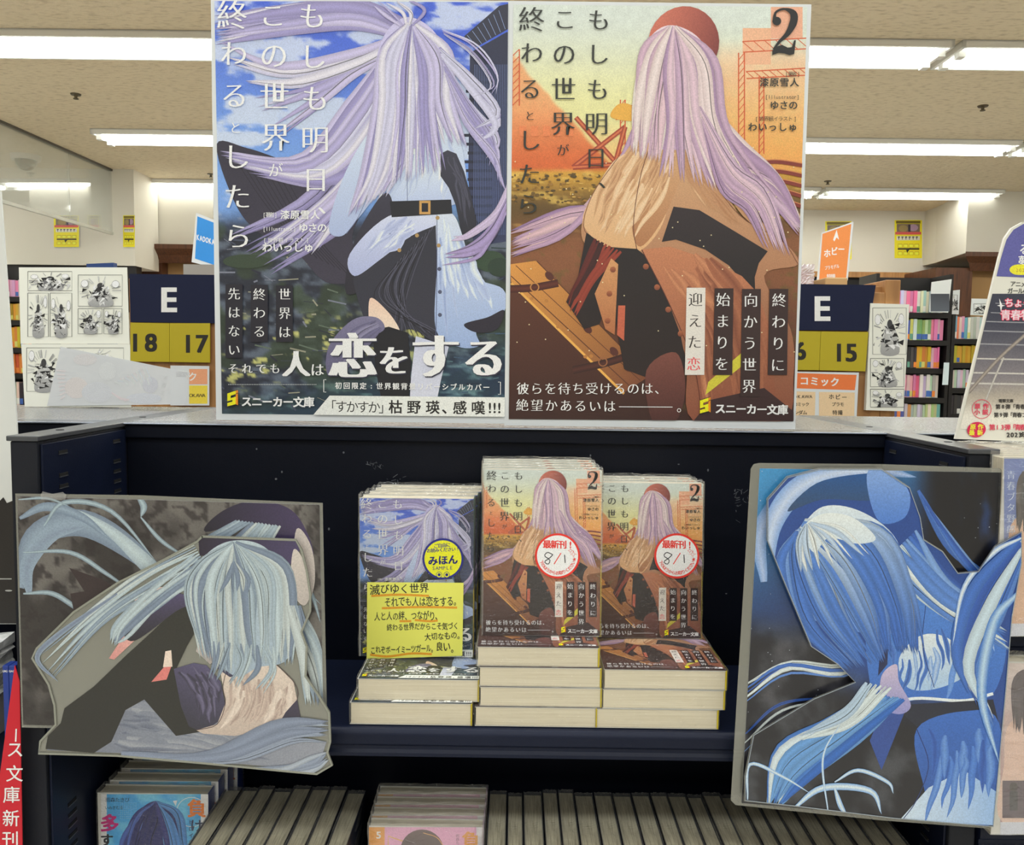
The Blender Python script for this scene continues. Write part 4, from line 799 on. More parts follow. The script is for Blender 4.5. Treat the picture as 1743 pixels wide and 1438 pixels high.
def manga(A, x0, y0, x1, y1, seed, rows):
    """generic comic page: framed panels filled with ink shapes and tone"""
    r = random.Random(seed); y = y0
    for k, h in enumerate(rows):
        ya, yb = y + 2, y + (y1 - y0) * h - 2; y = yb + 2; cut = r.choice([1, 1, 2]) if k else 1; xs = [x0, x1] if cut == 1 else [x0, x0 + (x1 - x0) * r.uniform(.4, .6), x1]
        for a, b in zip(xs[:-1], xs[1:]):
            a += 1.5; b -= 1.5; A.line([(a, ya), (b, ya), (b, yb), (a, yb), (a, ya)], .8, (60, 60, 60), smooth=False); cx, cy = (a + b) / 2, (ya + yb) / 2; W, H = (b - a) / 2, (yb - ya) / 2
            for i in range(22): t = r.uniform(0, 2 * PI); A.line([(cx + W * .55 * math.cos(t), cy + H * .55 * math.sin(t)), (cx + W * .95 * math.cos(t), cy + H * .92 * math.sin(t))], r.uniform(.5, 1.8), r.choice([(150, 150, 148), (190, 190, 188)]), smooth=False)
            A.spoly([(cx - W * .5, yb - 1), (cx - W * .35, cy + H * .1), (cx - W * .1, cy - H * .35), (cx + W * .2, cy - H * .3), (cx + W * .45, cy + H * .2), (cx + W * .55, yb - 1)], (206, 206, 202), (150, 150, 150)); A.disc(cx + W * .02, cy - H * .3, W * .16, H * .2, (60, 60, 62), n=14)
            for i in range(int(26 + W)):
                px_, py_ = r.gauss(cx, W * .33), r.gauss(cy + H * .25, H * .3); px_, py_ = min(max(px_, a + 5), b - 5), min(max(py_, ya + 5), yb - 5)
                A.poly([(px_ + r.uniform(-7, 7), py_ + r.uniform(-6, 6)) for _ in range(3)], r.choice([(24, 24, 26), (40, 40, 42), (110, 110, 112), (200, 200, 198), (236, 236, 230), (24, 24, 26)]))
            for i in range(2): bx, by = r.choice([a + W * .3, b - W * .3]), ya + H * r.uniform(.35, .6); A.disc(bx, by, W * .17, H * .24, (90, 90, 90), n=16); A.disc(bx, by, W * .16, H * .22, (240, 240, 236), n=16)
def yellow_poster(A, x0, y0, x1, y1):
    w_, h = x1 - x0, y1 - y0; X = lambda u: x0 + u * w_; Y = lambda v: y0 + v * h
    A.rect(x0, y0, x1, y1, (232, 216, 24)); A.rect(X(.06), Y(.02), X(.94), Y(.09), (110, 96, 30)); A.rect(X(.08), Y(.1), X(.92), Y(.32), (120, 104, 90)); A.disc(X(.32), Y(.22), w_ * .17, h * .09, (150, 130, 84), n=12); A.disc(X(.68), Y(.2), w_ * .18, h * .09, (170, 140, 170), n=12); A.rect(X(.5), Y(.12), X(.58), Y(.32), (50, 40, 60))
    A.rect(X(.03), Y(.31), X(.97), Y(.38), (206, 84, 84)); A.rect(X(.08), Y(.42), X(.92), Y(.53), (214, 212, 200))
    for i in range(6): A.rect(X(.12 + i * .13), Y(.43), X(.2 + i * .13), Y(.46), (70, 66, 60)); A.rect(X(.14 + i * .13), Y(.46), X(.17 + i * .13), Y(.51), (90, 86, 76))
    for j in range(2):
        for i in range(4): A.rect(X(.12 + i * .2), Y(.62 + j * .2), X(.29 + i * .2), Y(.72 + j * .2), (190, 170, 30)); A.rect(X(.14 + i * .2), Y(.64 + j * .2), X(.27 + i * .2), Y(.71 + j * .2), (240, 228, 60))
    A.rect(X(.12), Y(.73), X(.9), Y(.78), (70, 62, 24)); A.poly([(X(.42), Y(.78)), (X(.6), Y(.72)), (X(.46), Y(.86))], (40, 36, 20))
# ================================================================== posters
def art_child(A, fr, parent, name='printed_artwork', **k): return A.build(name, fr, parent=parent, **k)
F1 = Frame((-.3078, .868, zr(-.0660)), (.297, 0, 0), (0, 0, .4205)); F2 = Frame((-.0108, .8665, zr(-.0675)), (.2985, 0, 0), (0, 0, .4215))
p1 = sheet('promotional_poster', F1, 'large blue-sky poster with white vertical Japanese title, left of the pair', 'poster', t=.0004)
A1 = poster1_art(); pr1 = art_child(A1, F1, p1)
p2 = sheet('promotional_poster', F2, 'large orange-sunset poster with a black number 2, right of the pair', 'poster', t=.0004)
A2 = poster2_art(); pr2 = art_child(A2, F2, p2)

# ================================================================== paperbacks
def crinkle_film(w_, t, h, m, amp, seed, top=.003):
    r = random.Random(seed); bm = bmesh.new(); e = .0007; nx, ny, nz = 14, 3, 18
    def g(i, j, k): return (-e + (w_ + 2 * e) * i / nx, -e + (t + e + .0001) * j / ny, (h + e + top * .4) * k / nz)
    V = {}
    def v(i, j, k):
        if (i, j, k) not in V:
            x, y, z = g(i, j, k); am = amp * (2.2 if k == nz else 1)
            V[(i, j, k)] = bm.verts.new((x + r.uniform(0, amp) * (-1 if i == 0 else 1 if i == nx else 0), y + r.uniform(0, amp * .7) * (-1 if j == 0 else 0), z + (r.uniform(0, am) if k == nz else 0)))
        return V[(i, j, k)]
    for i in range(nx):
        for k in range(nz):
            for j in (0, ny): bm.faces.new((v(i, j, k), v(i + 1, j, k), v(i + 1, j, k + 1), v(i, j, k + 1)))
        for j in range(ny):
            for k in (0, nz): bm.faces.new((v(i, j, k), v(i + 1, j, k), v(i + 1, j + 1, k), v(i, j + 1, k)))
    for j in range(ny):
        for k in range(nz):
            for i in (0, nx): bm.faces.new((v(i, j, k), v(i, j + 1, k), v(i, j + 1, k + 1), v(i, j, k + 1)))
    return bm
BW, BH = .105, .148
def art_mesh_for_book(src, F, x0, x1, z0, z1, W_=BW, H_=BH):
    me = src.data.copy(); n = len(me.vertices); co = np.zeros(n * 3, np.float32); me.vertices.foreach_get('co', co); co = co.reshape(-1, 3)
    co[:, 1] *= .4; co[:, 0] = (co[:, 0] - x0) / (x1 - x0) * W_; co[:, 2] = (co[:, 2] - z0) / (z1 - z0) * H_
    me.vertices.foreach_set('co', co.ravel()); me.update(); return me
def ext(o):
    co = np.zeros(len(o.data.vertices) * 3, np.float32); o.data.vertices.foreach_get('co', co); co = co.reshape(-1, 3); return co[:, 0].min(), co[:, 0].max(), co[:, 2].min(), co[:, 2].max()
meA = art_mesh_for_book(pr1, F1, *ext(pr1)); meB = art_mesh_for_book(pr2, F2, *ext(pr2))
M_sp1 = mat('spine_green_white', (60, 92, 84), rough=.4); M_sp2 = mat('spine_cream', (224, 214, 190), rough=.4); M_yel = mat('yellow_band', (234, 212, 30), rough=.4)
M_spblue = mat('spine_blue', (34, 62, 150), rough=.35); M_sppink = mat('spine_pink', (226, 200, 214), rough=.4)
def make_book(t, cover_me, spine_m, band=True, wrap=M_wrap, w_=BW, h=BH, seed=1, board=None, amp=.0007):
    r = empty('paperback'); bd = board or M_cover
    bm = bmesh.new(); bbox(bm, 0, w_ - .001, 0, .0005, 0, h); mesh_obj('front_cover', bm, bd, r)
    bm = bmesh.new(); bbox(bm, 0, w_ - .001, t - .0005, t, 0, h); mesh_obj('back_cover', bm, bd, r)
    bm = bmesh.new(); bbox(bm, w_ - .001, w_, 0, t, (h * .43 if band else 0), h, 0, .0004)
    if band: bbox(bm, w_ - .001, w_ + .0002, -.0001, t + .0001, 0, h * .43, 1, .0003)
    mesh_obj('spine', bm, [spine_m, M_yel], r)
    bm = bmesh.new(); bbox(bm, .0008, w_ - .0012, .0006, t - .0006, .0008, h - .0012); mesh_obj('page_block', bm, M_pages, r)
    if cover_me:
        me = cover_me
        if not hasattr(make_book, 'cache'): make_book.cache = {}
        o = bpy.data.objects.new('printed_cover', me); link(o, r)
    if wrap: mesh_obj('shrink_wrap', crinkle_film(w_, t, h, wrap, amp, seed, .003), wrap, r)
    return r
T1, T2 = .0193, .0170
bk1 = make_book(T1, meA, M_sp1, seed=1); bk2 = make_book(T2, meB, M_sp2, seed=2)
first = {id(bk1): True, id(bk2): True}
def place(proto, loc, rot=(0, 0, 0), label='', group=None):
    if first.get(id(proto)): o = proto; first[id(proto)] = False
    else: o = copy_tree(proto)
    o.location = loc; o.rotation_euler = rot; tag(o, label, 'book', group); return o
LIE = -PI / 2
base = zr(HS) + .0004
# lying books: origin is the near-left bottom corner; rotated so the front cover faces up
def lying(proto, t, x, k, label, y=.7113, zb=base, rz=0): return place(proto, (x, y - .0035, zb + (k + 1) * (t + .0003)), (LIE, 0, rz), label)
lying(bk1, T1, -.1387, 0, 'paperback lying at the bottom of the short left pile'); lying(bk1, T1, -.1330, 1, 'paperback lying on top of the short left pile, under the blue-covered display copies', .7150)
for k, (x, y, tx) in enumerate(((-.0310, .7113, 'lowest'), (-.0272, .7120, 'second from the bottom'), (-.0278, .7125, 'third from the bottom'), (-.0298, .7140, 'topmost'))):
    lying(bk2, T2, x, k, '%s paperback lying in the middle pile of four' % tx, y)
for k, (x, y, tx) in enumerate(((.0735, .7113, 'lowest'), (.0785, .7110, 'middle'), (.0795, .7112, 'topmost'))):
    lying(bk2, T2, x, k, '%s paperback lying in the right-hand pile of three' % tx, y, rz=0)
# standing copies
def standing(proto, x, Y, zb, label, lean=0, group=None): return place(proto, (x, Y, zb), (-lean, 0, 0), label, group)
zl = base + 2 * (T1 + .0003) + .001; zm = base + 4 * (T2 + .0003) + .001; zR = base + 3 * (T2 + .0003) + .001
pl = at_y(612, 1120, .765).x
standing(bk1, pl, .765, zl, 'front blue-covered paperback standing behind the yellow handwritten card')
g = 'blue-covered copies standing behind the front one'
NTH = ('second', 'third', 'fourth', 'rearmost')
for i, dx in enumerate((.0025, .005, .007)): standing(bk1, pl + dx, .765 + (i + 1) * (T1 + .0014), zl, '%s standing blue-covered paperback from the front in the left row' % NTH[i], 0)
xm = at_y(821, 1082, .739).x
standing(bk2, xm, .739, zm, 'front orange-covered paperback with a black 2 and round red sticker, middle row', .07)
g = 'orange-covered copies behind the front one, middle row'
for i, dx in enumerate((-.0015, -.003, -.002, -.0035)): standing(bk2, xm + dx, .739 + (i + 1) * (T2 + .0015), zm, '%s standing orange-covered paperback from the front in the middle row' % NTH[i], .07)
xr_ = at_y(1192, 1086, .79).x - BW
standing(bk2, xr_, .788, zR, 'front orange-covered paperback with a round red sticker, right-hand row half hidden by the middle one', .05)
g = 'orange-covered copies behind the front one, right row'
for i, dx in enumerate((-.003, -.0045)): standing(bk2, xr_ + dx, .788 + (i + 1) * (T2 + .0015), zR, '%s standing orange-covered paperback from the front in the right-hand row' % NTH[i], .05)

# stickers and the handwritten card
M_ylw = mat('yellow_card', (246, 240, 104), rough=.6, gain=1.1)
def sticker(cx, cy, r, Y, label, fn, m, lean=0, zb_=0):
    for _ in range(3): c = at_y(cx, cy, Y + (0 if _ == 0 else (c.z - zb_) * math.sin(lean)) - .0027)
    e = at_y(cx + r, cy, c.y).x - c.x
    V = Vector((0, math.sin(lean), math.cos(lean)))
    fr = Frame(c - Vector((e, 0, 0)) - V * e, (2 * e, 0, 0), V * 2 * e)
    o = sheet('round_sticker', fr, label, 'sticker', outline=[(e + e * math.cos(2 * PI * i / 40), e + e * math.sin(2 * PI * i / 40)) for i in range(40)], t=.0003, m=m)
    A = Art(gain=1.1); fn(A); art_child(A, fr, o, 'printed_lettering', base=.0001); return o
def st_sample(A):
    x, y = 754, 951; A.disc(x, y, 35, 35, (38, 42, 130), n=40); A.disc(x, y, 31.5, 31.5, (244, 232, 40), n=40); B_ = (30, 34, 120)
    A.text('ご自由に', 742, 763, 929, 8, B_, 'bold', y1=927); A.text('お読みください!', 730, 779, 937, 7.5, B_, 'bold', y1=934); A.text('みほん', 737, 771, 954, 17, (20, 26, 110), 'heavy', y1=952)
    A.text('SAMPLE', 738, 768, 967, 8.5, B_, 'reg', y1=966)
    for dx in (-6.5, 6.5): A.disc(x + dx, 978, 5.2, 5.2, B_, n=16); A.disc(x + dx, 978, 4.4, 4.4, (244, 232, 40), n=16); A.disc(x + dx, 978, 2.6, 2.6, B_, n=12)
def st_new(x, y):
    def f(A):
        RD = (222, 50, 40); A.disc(x, y, 38.5, 38.5, RD, n=40); A.disc(x, y, 35, 35, (240, 240, 240), n=40)
        A.text('最新刊!', x - 18, x + 22, y - 20, 14.5, RD, 'heavy', y1=y - 19)
        A.line([(x - 8, y - 2), (x - 17, y - 6), (x - 22, y + 0), (x - 13, y + 7), (x - 16, y + 14), (x - 22, y + 10), (x - 14, y + 4), (x - 8, y - 2)], 1.5, (40, 40, 46)); A.line([(x + 6, y - 5), (x - 6, y + 14)], 1.6, RD, smooth=False); A.line([(x + 12, y - 2), (x + 13, y + 12)], 1.6, (40, 40, 46), smooth=False)
        for sx_, sy_, q in ((x + 27, y - 3, 6), (x + 22, y - 9, 4)): A.line([(sx_, sy_ - q), (sx_ + 1.2, sy_ - 1.2), (sx_ + q, sy_), (sx_ + 1.2, sy_ + 1.2), (sx_, sy_ + q), (sx_ - 1.2, sy_ + 1.2), (sx_ - q, sy_), (sx_ - 1.2, sy_ - 1.2), (sx_, sy_ - q)], .7, RD, smooth=False)
        for i, c in enumerate('下のほうからお取りください★'):
            a = math.radians(158 - i * 11.3); A.ch(c, x + 29 * math.cos(a), y + 29 * math.sin(a), 7, RD, 'bold', rot=a - PI / 2)
    return f
sticker(754, 951, 35, .765, 'round yellow and blue sample sticker on the left blue-covered book', st_sample, M_paper)
sticker(949, 946, 38.5, .739, 'round white sticker with red rim on the middle orange-covered book', st_new(949, 946), M_paper, .07, zm)
sticker(1152, 946, 38.5, .788, 'round white sticker with red rim on the right-hand orange-covered book', st_new(1152, 946), M_paper, .05, zR)
fr = Frame(at_y(624, 1122, .7600), at_y(787, 1116, .7600) - at_y(624, 1122, .7600), (0, 0, 1)); fr.H = fr.loc(625, 991)[1]
o = sheet('handwritten_card', fr, 'yellow handwritten note card in front of the left blue-covered book', 'card', outline=fr.poly([(624, 1122), (787, 1116), (789, 992), (625, 991)]), t=.0005, m=M_ylw)
A = Art(gain=1.1); K = (34, 32, 36); OR = (246, 160, 40); rj = random.Random(6)
def hand(t, x0, x1, y, s, y1=None):
    n = len(t)
    for i, c in enumerate(t): A.ch(c, x0 + (x1 - x0) * i / (n - 1), y + ((y1 or y) - y) * i / (n - 1) + rj.uniform(-1, 1), s * rj.uniform(.95, 1.08), K, 'sans', rot=rj.uniform(-.1, .04), sx=min(1, (x1 - x0) / (n - 1) / s * 1.02))
for pth in ([(632, 1014), (680, 1012), (730, 1014)], [(650, 1035), (715, 1033), (778, 1034)], [(680, 1057), (692, 1057), (700, 1057)], [(706, 1055), (730, 1057), (745, 1056)], [(630, 1114), (660, 1117), (700, 1112), (735, 1113)]): A.line(pth, 3.6, OR)
hand('滅びゆく世界', 638, 722, 1003, 18, 1000); hand('それでも人は恋をする。', 660, 778, 1024, 17, 1023); hand('人と人の絆、つながり、', 642, 746, 1049, 16, 1047); hand('終わる世界だからこそ気づく', 663, 776, 1067, 12.5, 1065); hand('大切なもの。', 728, 784, 1083, 13.5, 1081); hand('これぞボーイミーツガール。', 635, 738, 1106, 13.5, 1103); hand('良い。', 748, 773, 1099, 17, 1102)
art_child(A, fr, o, 'handwriting', base=.0001)

# ------------------------------------------------------------------ the lower shelf
def blue_art():
    A = Art(gain=1.1, clip=[(166, 1350), (354, 1350), (354, 1618), (166, 1618)])
    A.grid(166, 1350, 354, 1618, 40, 50, lambda X, Y: mixc((74, 168, 226), (120, 200, 240), sstep(.4, .7, fbm(X / 30, Y / 30, 61)) + 0 * X)); A.rect(166, 1350, 176, 1618, (236, 238, 240)); A.rect(341, 1350, 354, 1618, (236, 238, 240))
    for i in range(9):
        for j in range(9): A.disc(200 + i * 3.4, 1366 + j * 3.4, .8, .8, (150, 210, 244), n=6)
    A.ring(325, 1382, 27, 1.2, (226, 240, 248)); A.poly([(292, 1362), (300, 1361), (297, 1371)], (236, 240, 244))
    A.spoly([(262, 1362), (296, 1385), (310, 1430), (316, 1500), (205, 1500), (205, 1430), (228, 1385)], (52, 56, 120), (36, 40, 96)); A.flow([(262, 1364), (224, 1390), (200, 1440), (196, 1500)], [(262, 1364), (262, 1400), (255, 1440), (250, 1500)], 12, 10, [(60, 64, 132), (44, 48, 110), (84, 110, 190)], seed=101); A.flow([(262, 1364), (270, 1400), (280, 1440), (280, 1500)], [(262, 1364), (300, 1385), (318, 1440), (326, 1500)], 12, 10, [(60, 64, 132), (44, 48, 110), (90, 150, 214)], seed=102)
    A.text('雨森たきび', 178, 212, 1360, 9, (50, 70, 100), 'reg'); A.text('いみぎむる', 176, 202, 1374, 7, (50, 70, 100), 'reg')
    A.ch('多', 181, 1402, 34, (206, 40, 130), 'heavy', rot=.1); A.ch('す', 176, 1432, 24, (30, 30, 40), 'heavy'); A.ch('負', 334, 1375, 34, (240, 130, 50), 'heavy'); A.ch('け', 334, 1406, 24, (40, 50, 90), 'bold'); A.text('ヒロイン', 324, 324, 1400, 9, (60, 80, 120), 'bold', y1=1436)
    return A
Fb = Frame(at_y(166, 1615, .77), (BW, 0, 0), (0, 0, .150)); hb = at_y(260, 1350, .77).z
Fb = Frame((at_y(166, 1360, .77).x, .77, hb - .150), (BW, 0, 0), (0, 0, .150))
o = blue_art().build('printed_cover', Fb); e0 = ext(o); meBl = art_mesh_for_book(o, Fb, *e0, H_=.150); bpy.data.objects.remove(o)
zlow = zr(-.576) + .0005
bk3 = make_book(.0165, meBl, M_spblue, band=False, h=.150, seed=3); first[id(bk3)] = True
bm = bmesh.new(); bbox(bm, 0, .12, 0, .085, 0, hb - .150 - zlow - .001, 0, .001)
xb0 = at_y(166, 1360, .77).x
xs_ = (.0, .0035, .0065, .0105)
ns = ('front blue-covered paperback with orange and pink lettering at the bottom left', 'second blue-covered paperback in the bottom-left row', 'third blue-covered paperback in the bottom-left row', 'rearmost blue-covered paperback in the bottom-left row')
o = mesh_obj('display_riser', bm, M_navy2, loc=(xb0, .765, zlow)); tag(o, 'dark riser block under the blue-covered books on the lower shelf', 'stand')
for i in range(4): place(bk3, (xb0 + xs_[i], .77 + i * .0176, hb - .150 + i * .0033), (0, 0, 0), ns[i])
def pink_art():
    A = Art(gain=1.1); A.rect(630, 1410, 817, 1680, (240, 172, 204)); A.rect(630, 1410, 656, 1680, (244, 160, 50)); A.rect(808, 1410, 817, 1680, (232, 226, 230)); A.ch('5', 646, 1424, 17, (245, 240, 235), 'heavy')
    A.line([(662, 1450), (662, 1426), (700, 1440), (770, 1450)], 2, (246, 190, 90), smooth=False); A.disc(718, 1452, 36, 38, (96, 62, 62), (60, 40, 44)); A.line([(720, 1420), (742, 1428), (754, 1444)], 1.2, (240, 170, 90))
    A.text('雨森たきび', 777, 777, 1425, 6, (120, 60, 90), 'reg', y1=1450); A.ch('負', 799, 1432, 30, (246, 160, 50), 'heavy'); return A
hp_ = at_y(722, 1411, .745).z; xp_ = at_y(628, 1412, .745).x
Fp = Frame((xp_, .745, hp_ - BH), (BW, 0, 0), (0, 0, BH)); o = pink_art().build('printed_cover', Fp); mePk = art_mesh_for_book(o, Fp, *ext(o)); bpy.data.objects.remove(o)
bk4 = make_book(.0135, mePk, M_sppink, band=False, seed=4, wrap=M_wrap2); first[id(bk4)] = True
ns = ('front pink-covered paperback with an orange corner at the bottom centre', 'second pink-covered paperback at the bottom centre', 'third pink-covered paperback at the bottom centre', 'rearmost pink-covered paperback at the bottom centre')
for i in range(4): place(bk4, (xp_ + (.0, .0005, .001, .0015)[i], .745 + i * .0143, max(zlow, hp_ - BH) + i * .0028), (0, 0, 0), ns[i])
# spine-out row, page tops showing
M_dull = mat('book_tops_dull', (236, 226, 196), rough=.8, gain=1.1, noise=(40, (176, 166, 138), (18, .8, 1), .3, .7))
def make_row_book(seed):
    r = empty('shelved_paperback'); t, w_, h = .017, .105, .149
    for nm, a, b, c, d in (('back_cover', 0, .0006, 0, w_), ('front_cover', t - .0006, t, 0, w_), ('spine', 0, t, -.0006, .0004)):
        bm = bmesh.new(); bbox(bm, a, b, c, d, 0, h); mesh_obj(nm, bm, mat('gap_shade_jacket', (20, 24, 40), rough=.4), r)  # dark jacket colour paints in the shade of the gaps between books
    bm = bmesh.new(); bbox(bm, .0008, t - .0008, .0008, w_ - .002, 0, h - .0014); mesh_obj('page_block', bm, M_dull, r)
    bm = crinkle_film(t, w_, h, M_wrap2, .0005, seed, 0); bmesh.ops.scale(bm, vec=(.9, 1, 1), verts=bm.verts); bmesh.ops.translate(bm, verts=bm.verts, vec=(.0008, 0, 0)); mesh_obj('shrink_wrap', bm, M_wrap2, r)
    return r
protos = [make_row_book(s) for s in (11, 12, 13)]; cnt = 0; rb = random.Random(8)
def row(x0, x1, label, group):
    global cnt
    x = x0
    while True:
        t = rb.choice([.0145, .0155, .0165, .0178, .0185])
        if x + t > x1: break
        o = protos[cnt] if cnt < 3 else copy_tree(protos[rb.randrange(3)]); cnt += 1
        o.location = (x, .7005 + rb.uniform(0, .006), zlow); o.scale = (t / .017 * .975, 1, rb.uniform(.985, 1.012)); tag(o, label, 'book', group); x += t + .0006
row(xb0 + .105 + .0045, xp_ - .003, 'shrink-wrapped paperback seen from its page edge, lower shelf left of the pink books', 'spine-out paperbacks left of the pink books')
row(xp_ + .1085, XR - .006, 'shrink-wrapped paperback seen from its page edge, lower shelf right of the pink books', 'spine-out paperbacks right of the pink books')

# ================================================================== laminated displays
def laminate(name, px, Y, label, art, m=M_lam, paper_px=None):
    x0, y0 = px[0]; fr = Frame(at_y(min(p[0] for p in px), max(p[1] for p in px), Y), (.2, 0, 0), (0, 0, .2))
    r = empty(name, fr.O, label, 'display print')
    plate('clear_pouch', fr.poly(px), .0007, m, r)
    q = plate('printed_sheet', fr.poly(paper_px), .0002, M_paper, r, y=-.0003) if paper_px else r
    o = art.build('printed_artwork', fr, M_gloss, q, base=.0004); return r, fr
lamA = lamL_art(); R1, _ = laminate('laminated_print', [(26, 840), (240, 843), (549, 856), (557, 1250), (330, 1244), (37, 1238)], .6865, 'rectangular laminated dark print with pale ribbons taped to the left upright', lamA, paper_px=[(30, 844), (544, 859), (551, 1246), (40, 1233)])
cutA = cutL_art(); R2, f2 = laminate('laminated_cutout', CUTL, .680, 'cut-out laminated print of a pale-haired figure in a cream coat at the left', cutA)
plate('cutout_rim', f2.poly([CUTL[i] for i in range(len(CUTL))]), .0001, M_lam, R2, y=.0008)
lamB = lamR_art(); R3, _ = laminate('laminated_print', [(1283, 790), (1292, 788), (1500, 790), (1703, 797), (1706, 803), (1690, 1404), (1684, 1410), (1500, 1396), (1252, 1370), (1244, 1362), (1278, 798)], .6865, 'tall laminated dark blue print with starry background at the right', lamB, paper_px=[(1293, 797), (1704, 804), (1687, 1405), (1262, 1366)])
cutB = cutR_art(); R4, _ = laminate('laminated_cutout', [((p[0] - 1500) * 1.006 + 1500, (p[1] - 1100) * 1.006 + 1100) for p in CUTR], .680, 'cut-out laminated print of a blue-haired figure over the right-hand blue print', cutB)
fr = Frame(at_y(70, 842, .6860), (.02, 0, 0), (0, 0, .02)); o = plate('tape', fr.poly([(70, 842), (74, 836), (90, 840), (108, 837), (114, 842), (112, 850), (72, 850)]), .0003, M_clear); o.location = fr.O - Vector((0, .0012, 0)); tag(o, 'crumpled clear tape at the top of the left laminated print', 'tape')

# ================================================================== things on the shelving top and behind it
def quad_sheet(name, px, Y, label, cat, art=None, t=.001, m=None, Y2=None, group=None, pname='printed_artwork'):
    O = at_y(*px[3], Y); B = at_y(*px[2], Y2 or Y); U = B - O; U.z = 0
    fr = Frame(O, U, (0, 0, at_y(*px[0], Y).z - O.z)); o = sheet(name, fr, label, cat, group, t, m, fr.poly(px))
    if art: art.build(pname, fr, parent=o, base=.0002)
    return o, fr
zt = HT
A = Art(); manga(A, 46, 460, 124, 575, 1, [.32, .68]); manga(A, 132, 466, 210, 570, 2, [.55, .45])
yM = at_z(130, 694, HT).y
quad_sheet('comic_page_board', [(32, 455), (216, 455), (220, 585), (35, 585)], yM + .002, 'upper white board of black-and-white comic pages, left of the blue poster', 'board', A, m=mat('off_white_board', (238, 238, 226), rough=.6))
A = Art(); manga(A, 44, 590, 104, 668, 3, [1.0]); manga(A, 112, 590, 212, 660, 4, [.6, .4])
quad_sheet('comic_page_board', [(36, 585.5), (221, 585.5), (222, 693), (42, 692)], yM, 'lower white board of comic pages behind the see-through card', 'board', A, m=MATS['off_white_board'])
M_thin = film('thin_translucent_paper', .8, (226, 228, 230), .4, .02, .1, 5, .1)
A = Art(gain=1.0)
quad = [(103, 590), (323, 634), (316, 688), (80, 691)]
Yc = at_z(200, 691, HT).y - .05
o, fr = quad_sheet('translucent_card', quad, Yc, 'faded see-through card leaning on the shelf top, left of the blue poster', 'card', None, .0004, M_thin)
A = Art(gain=.98)
for p, c in (((145, 612, 20, 10), (214, 206, 206)), ((130, 660, 20, 18), (222, 206, 200)), ((183, 632, 15, 16), (216, 218, 218)), ((256, 655, 13, 14), (196, 196, 210)), ((165, 668, 26, 18), (204, 206, 214)), ((245, 678, 30, 9), (206, 210, 224))): A.disc(*p, c, n=20)
for i in range(14): A.line([(196 + i * 4, 650 - i * 2), (206 + i * 4, 655 - (i % 3) * 6)], 2, [(216, 226, 222), (206, 218, 228), (226, 210, 214)][i % 3])
for i in range(8): A.line([(96 + i, 630 + i * 7), (112 - i % 3, 632 + i * 6)], 2.4, (232, 214, 214))
for i in range(8): A.line([(190 + i * 3, 668 + i * 2), (206 + i * 2, 680)], 2.4, (234, 208, 212))
for i, c in enumerate('メガミ'): A.ch(c, 281 - i * 2, 642 + i * 13, 9, (196, 196, 196), 'reg', rot=.2)
A.rect(300, 633, 319, 640, (190, 190, 192)); A.ch('K', 320, 642, 10, (236, 226, 216), 'bold')
# the print shows faintly through the back of the thin paper
A.C = [np.array(c) * .45 + np.array([212, 214, 216]) * .55 for c in A.C]
x_ = A.build('faint_print', fr, mat('faint_ink', attr='Col', rough=.6), o, base=.0001)
# long wooden display case in the next aisle with hanging section signs
YS = 1.9
xs0, xs1 = at_y(222, 600, YS).x, at_y(1480, 640, YS).x; ztop = at_y(290, 465, YS).z; xw = at_y(1512, 600, YS).x
cs = empty('wooden_display_case', (0, YS, 0), 'long wooden bookcase in the next aisle carrying the navy section signs', 'bookcase')
for nm, a, b, c, d, e, f, m in (('back_board', xs0, xw - .004, .02, .04, 0, ztop - .02, M_wood2), ('end_panel', xw - .004, xw + .03, .02, .45, 0, ztop + .008, M_wood2), ('end_panel', xs0 - .01, xs0, .02, .45, 0, ztop - .01, M_wood2), ('top_board', xs0 - .01, xw, .04, .45, ztop - .03, ztop - .005, M_wood2)):
    bm = bmesh.new(); bbox(bm, a, b, c, d, e, f, 0, .002); mesh_obj(nm, bm, m, cs)
M_nav = mat('navy_sign', (28, 34, 62), spec=.2, rough=.6); M_yl = mat('mustard_sign', (186, 168, 22), rough=.5)
def sign(name, px, m, label, chars, Y=YS, t=.004, col=(232, 232, 226)):
    A = Art(gain=1.1)
    for c, x, y, s, st, cc in chars: A.ch(c, x, y, s, cc, st)
    return quad_sheet(name, px, Y, label, 'sign', A, t, m, pname='printed_lettering')[0]
K_ = (30, 28, 24); W2 = (236, 236, 228)
sign('section_sign', [(220, 466), (560, 470), (560, 553), (222, 548)], M_nav, 'navy sign with a white letter E to the left of the posters', [('E', 288, 510, 58, 'heavy', W2)], YS + .012)
sign('section_sign', [(1100, 480), (1491, 485), (1478, 563), (1100, 559)], M_nav, 'navy sign with a white letter E to the right of the posters', [('E', 1400, 525, 58, 'heavy', W2)], YS + .012)
sign('number_sign', [(222, 549), (288, 550), (288, 616), (222, 615)], M_yl, 'mustard number sign farther left, beside the comic boards', [('1', 230, 583, 42, 'heavy', K_), ('8', 257, 583, 42, 'heavy', K_)], YS + .010)
sign('number_sign', [(288.6, 550), (357, 550), (357, 617), (288.6, 616)], M_yl, 'mustard number sign touching the left edge of the blue poster', [('1', 320, 585, 42, 'heavy', K_), ('7', 344, 585, 42, 'heavy', K_)], YS + .010)
sign('number_sign', [(1330, 563), (1397, 564), (1394, 630), (1330, 629)], M_yl, 'mustard number sign cut off by the right edge of the orange poster', [('1', 1340, 597, 42, 'heavy', K_), ('6', 1362, 597, 42, 'heavy', K_)], YS + .010)
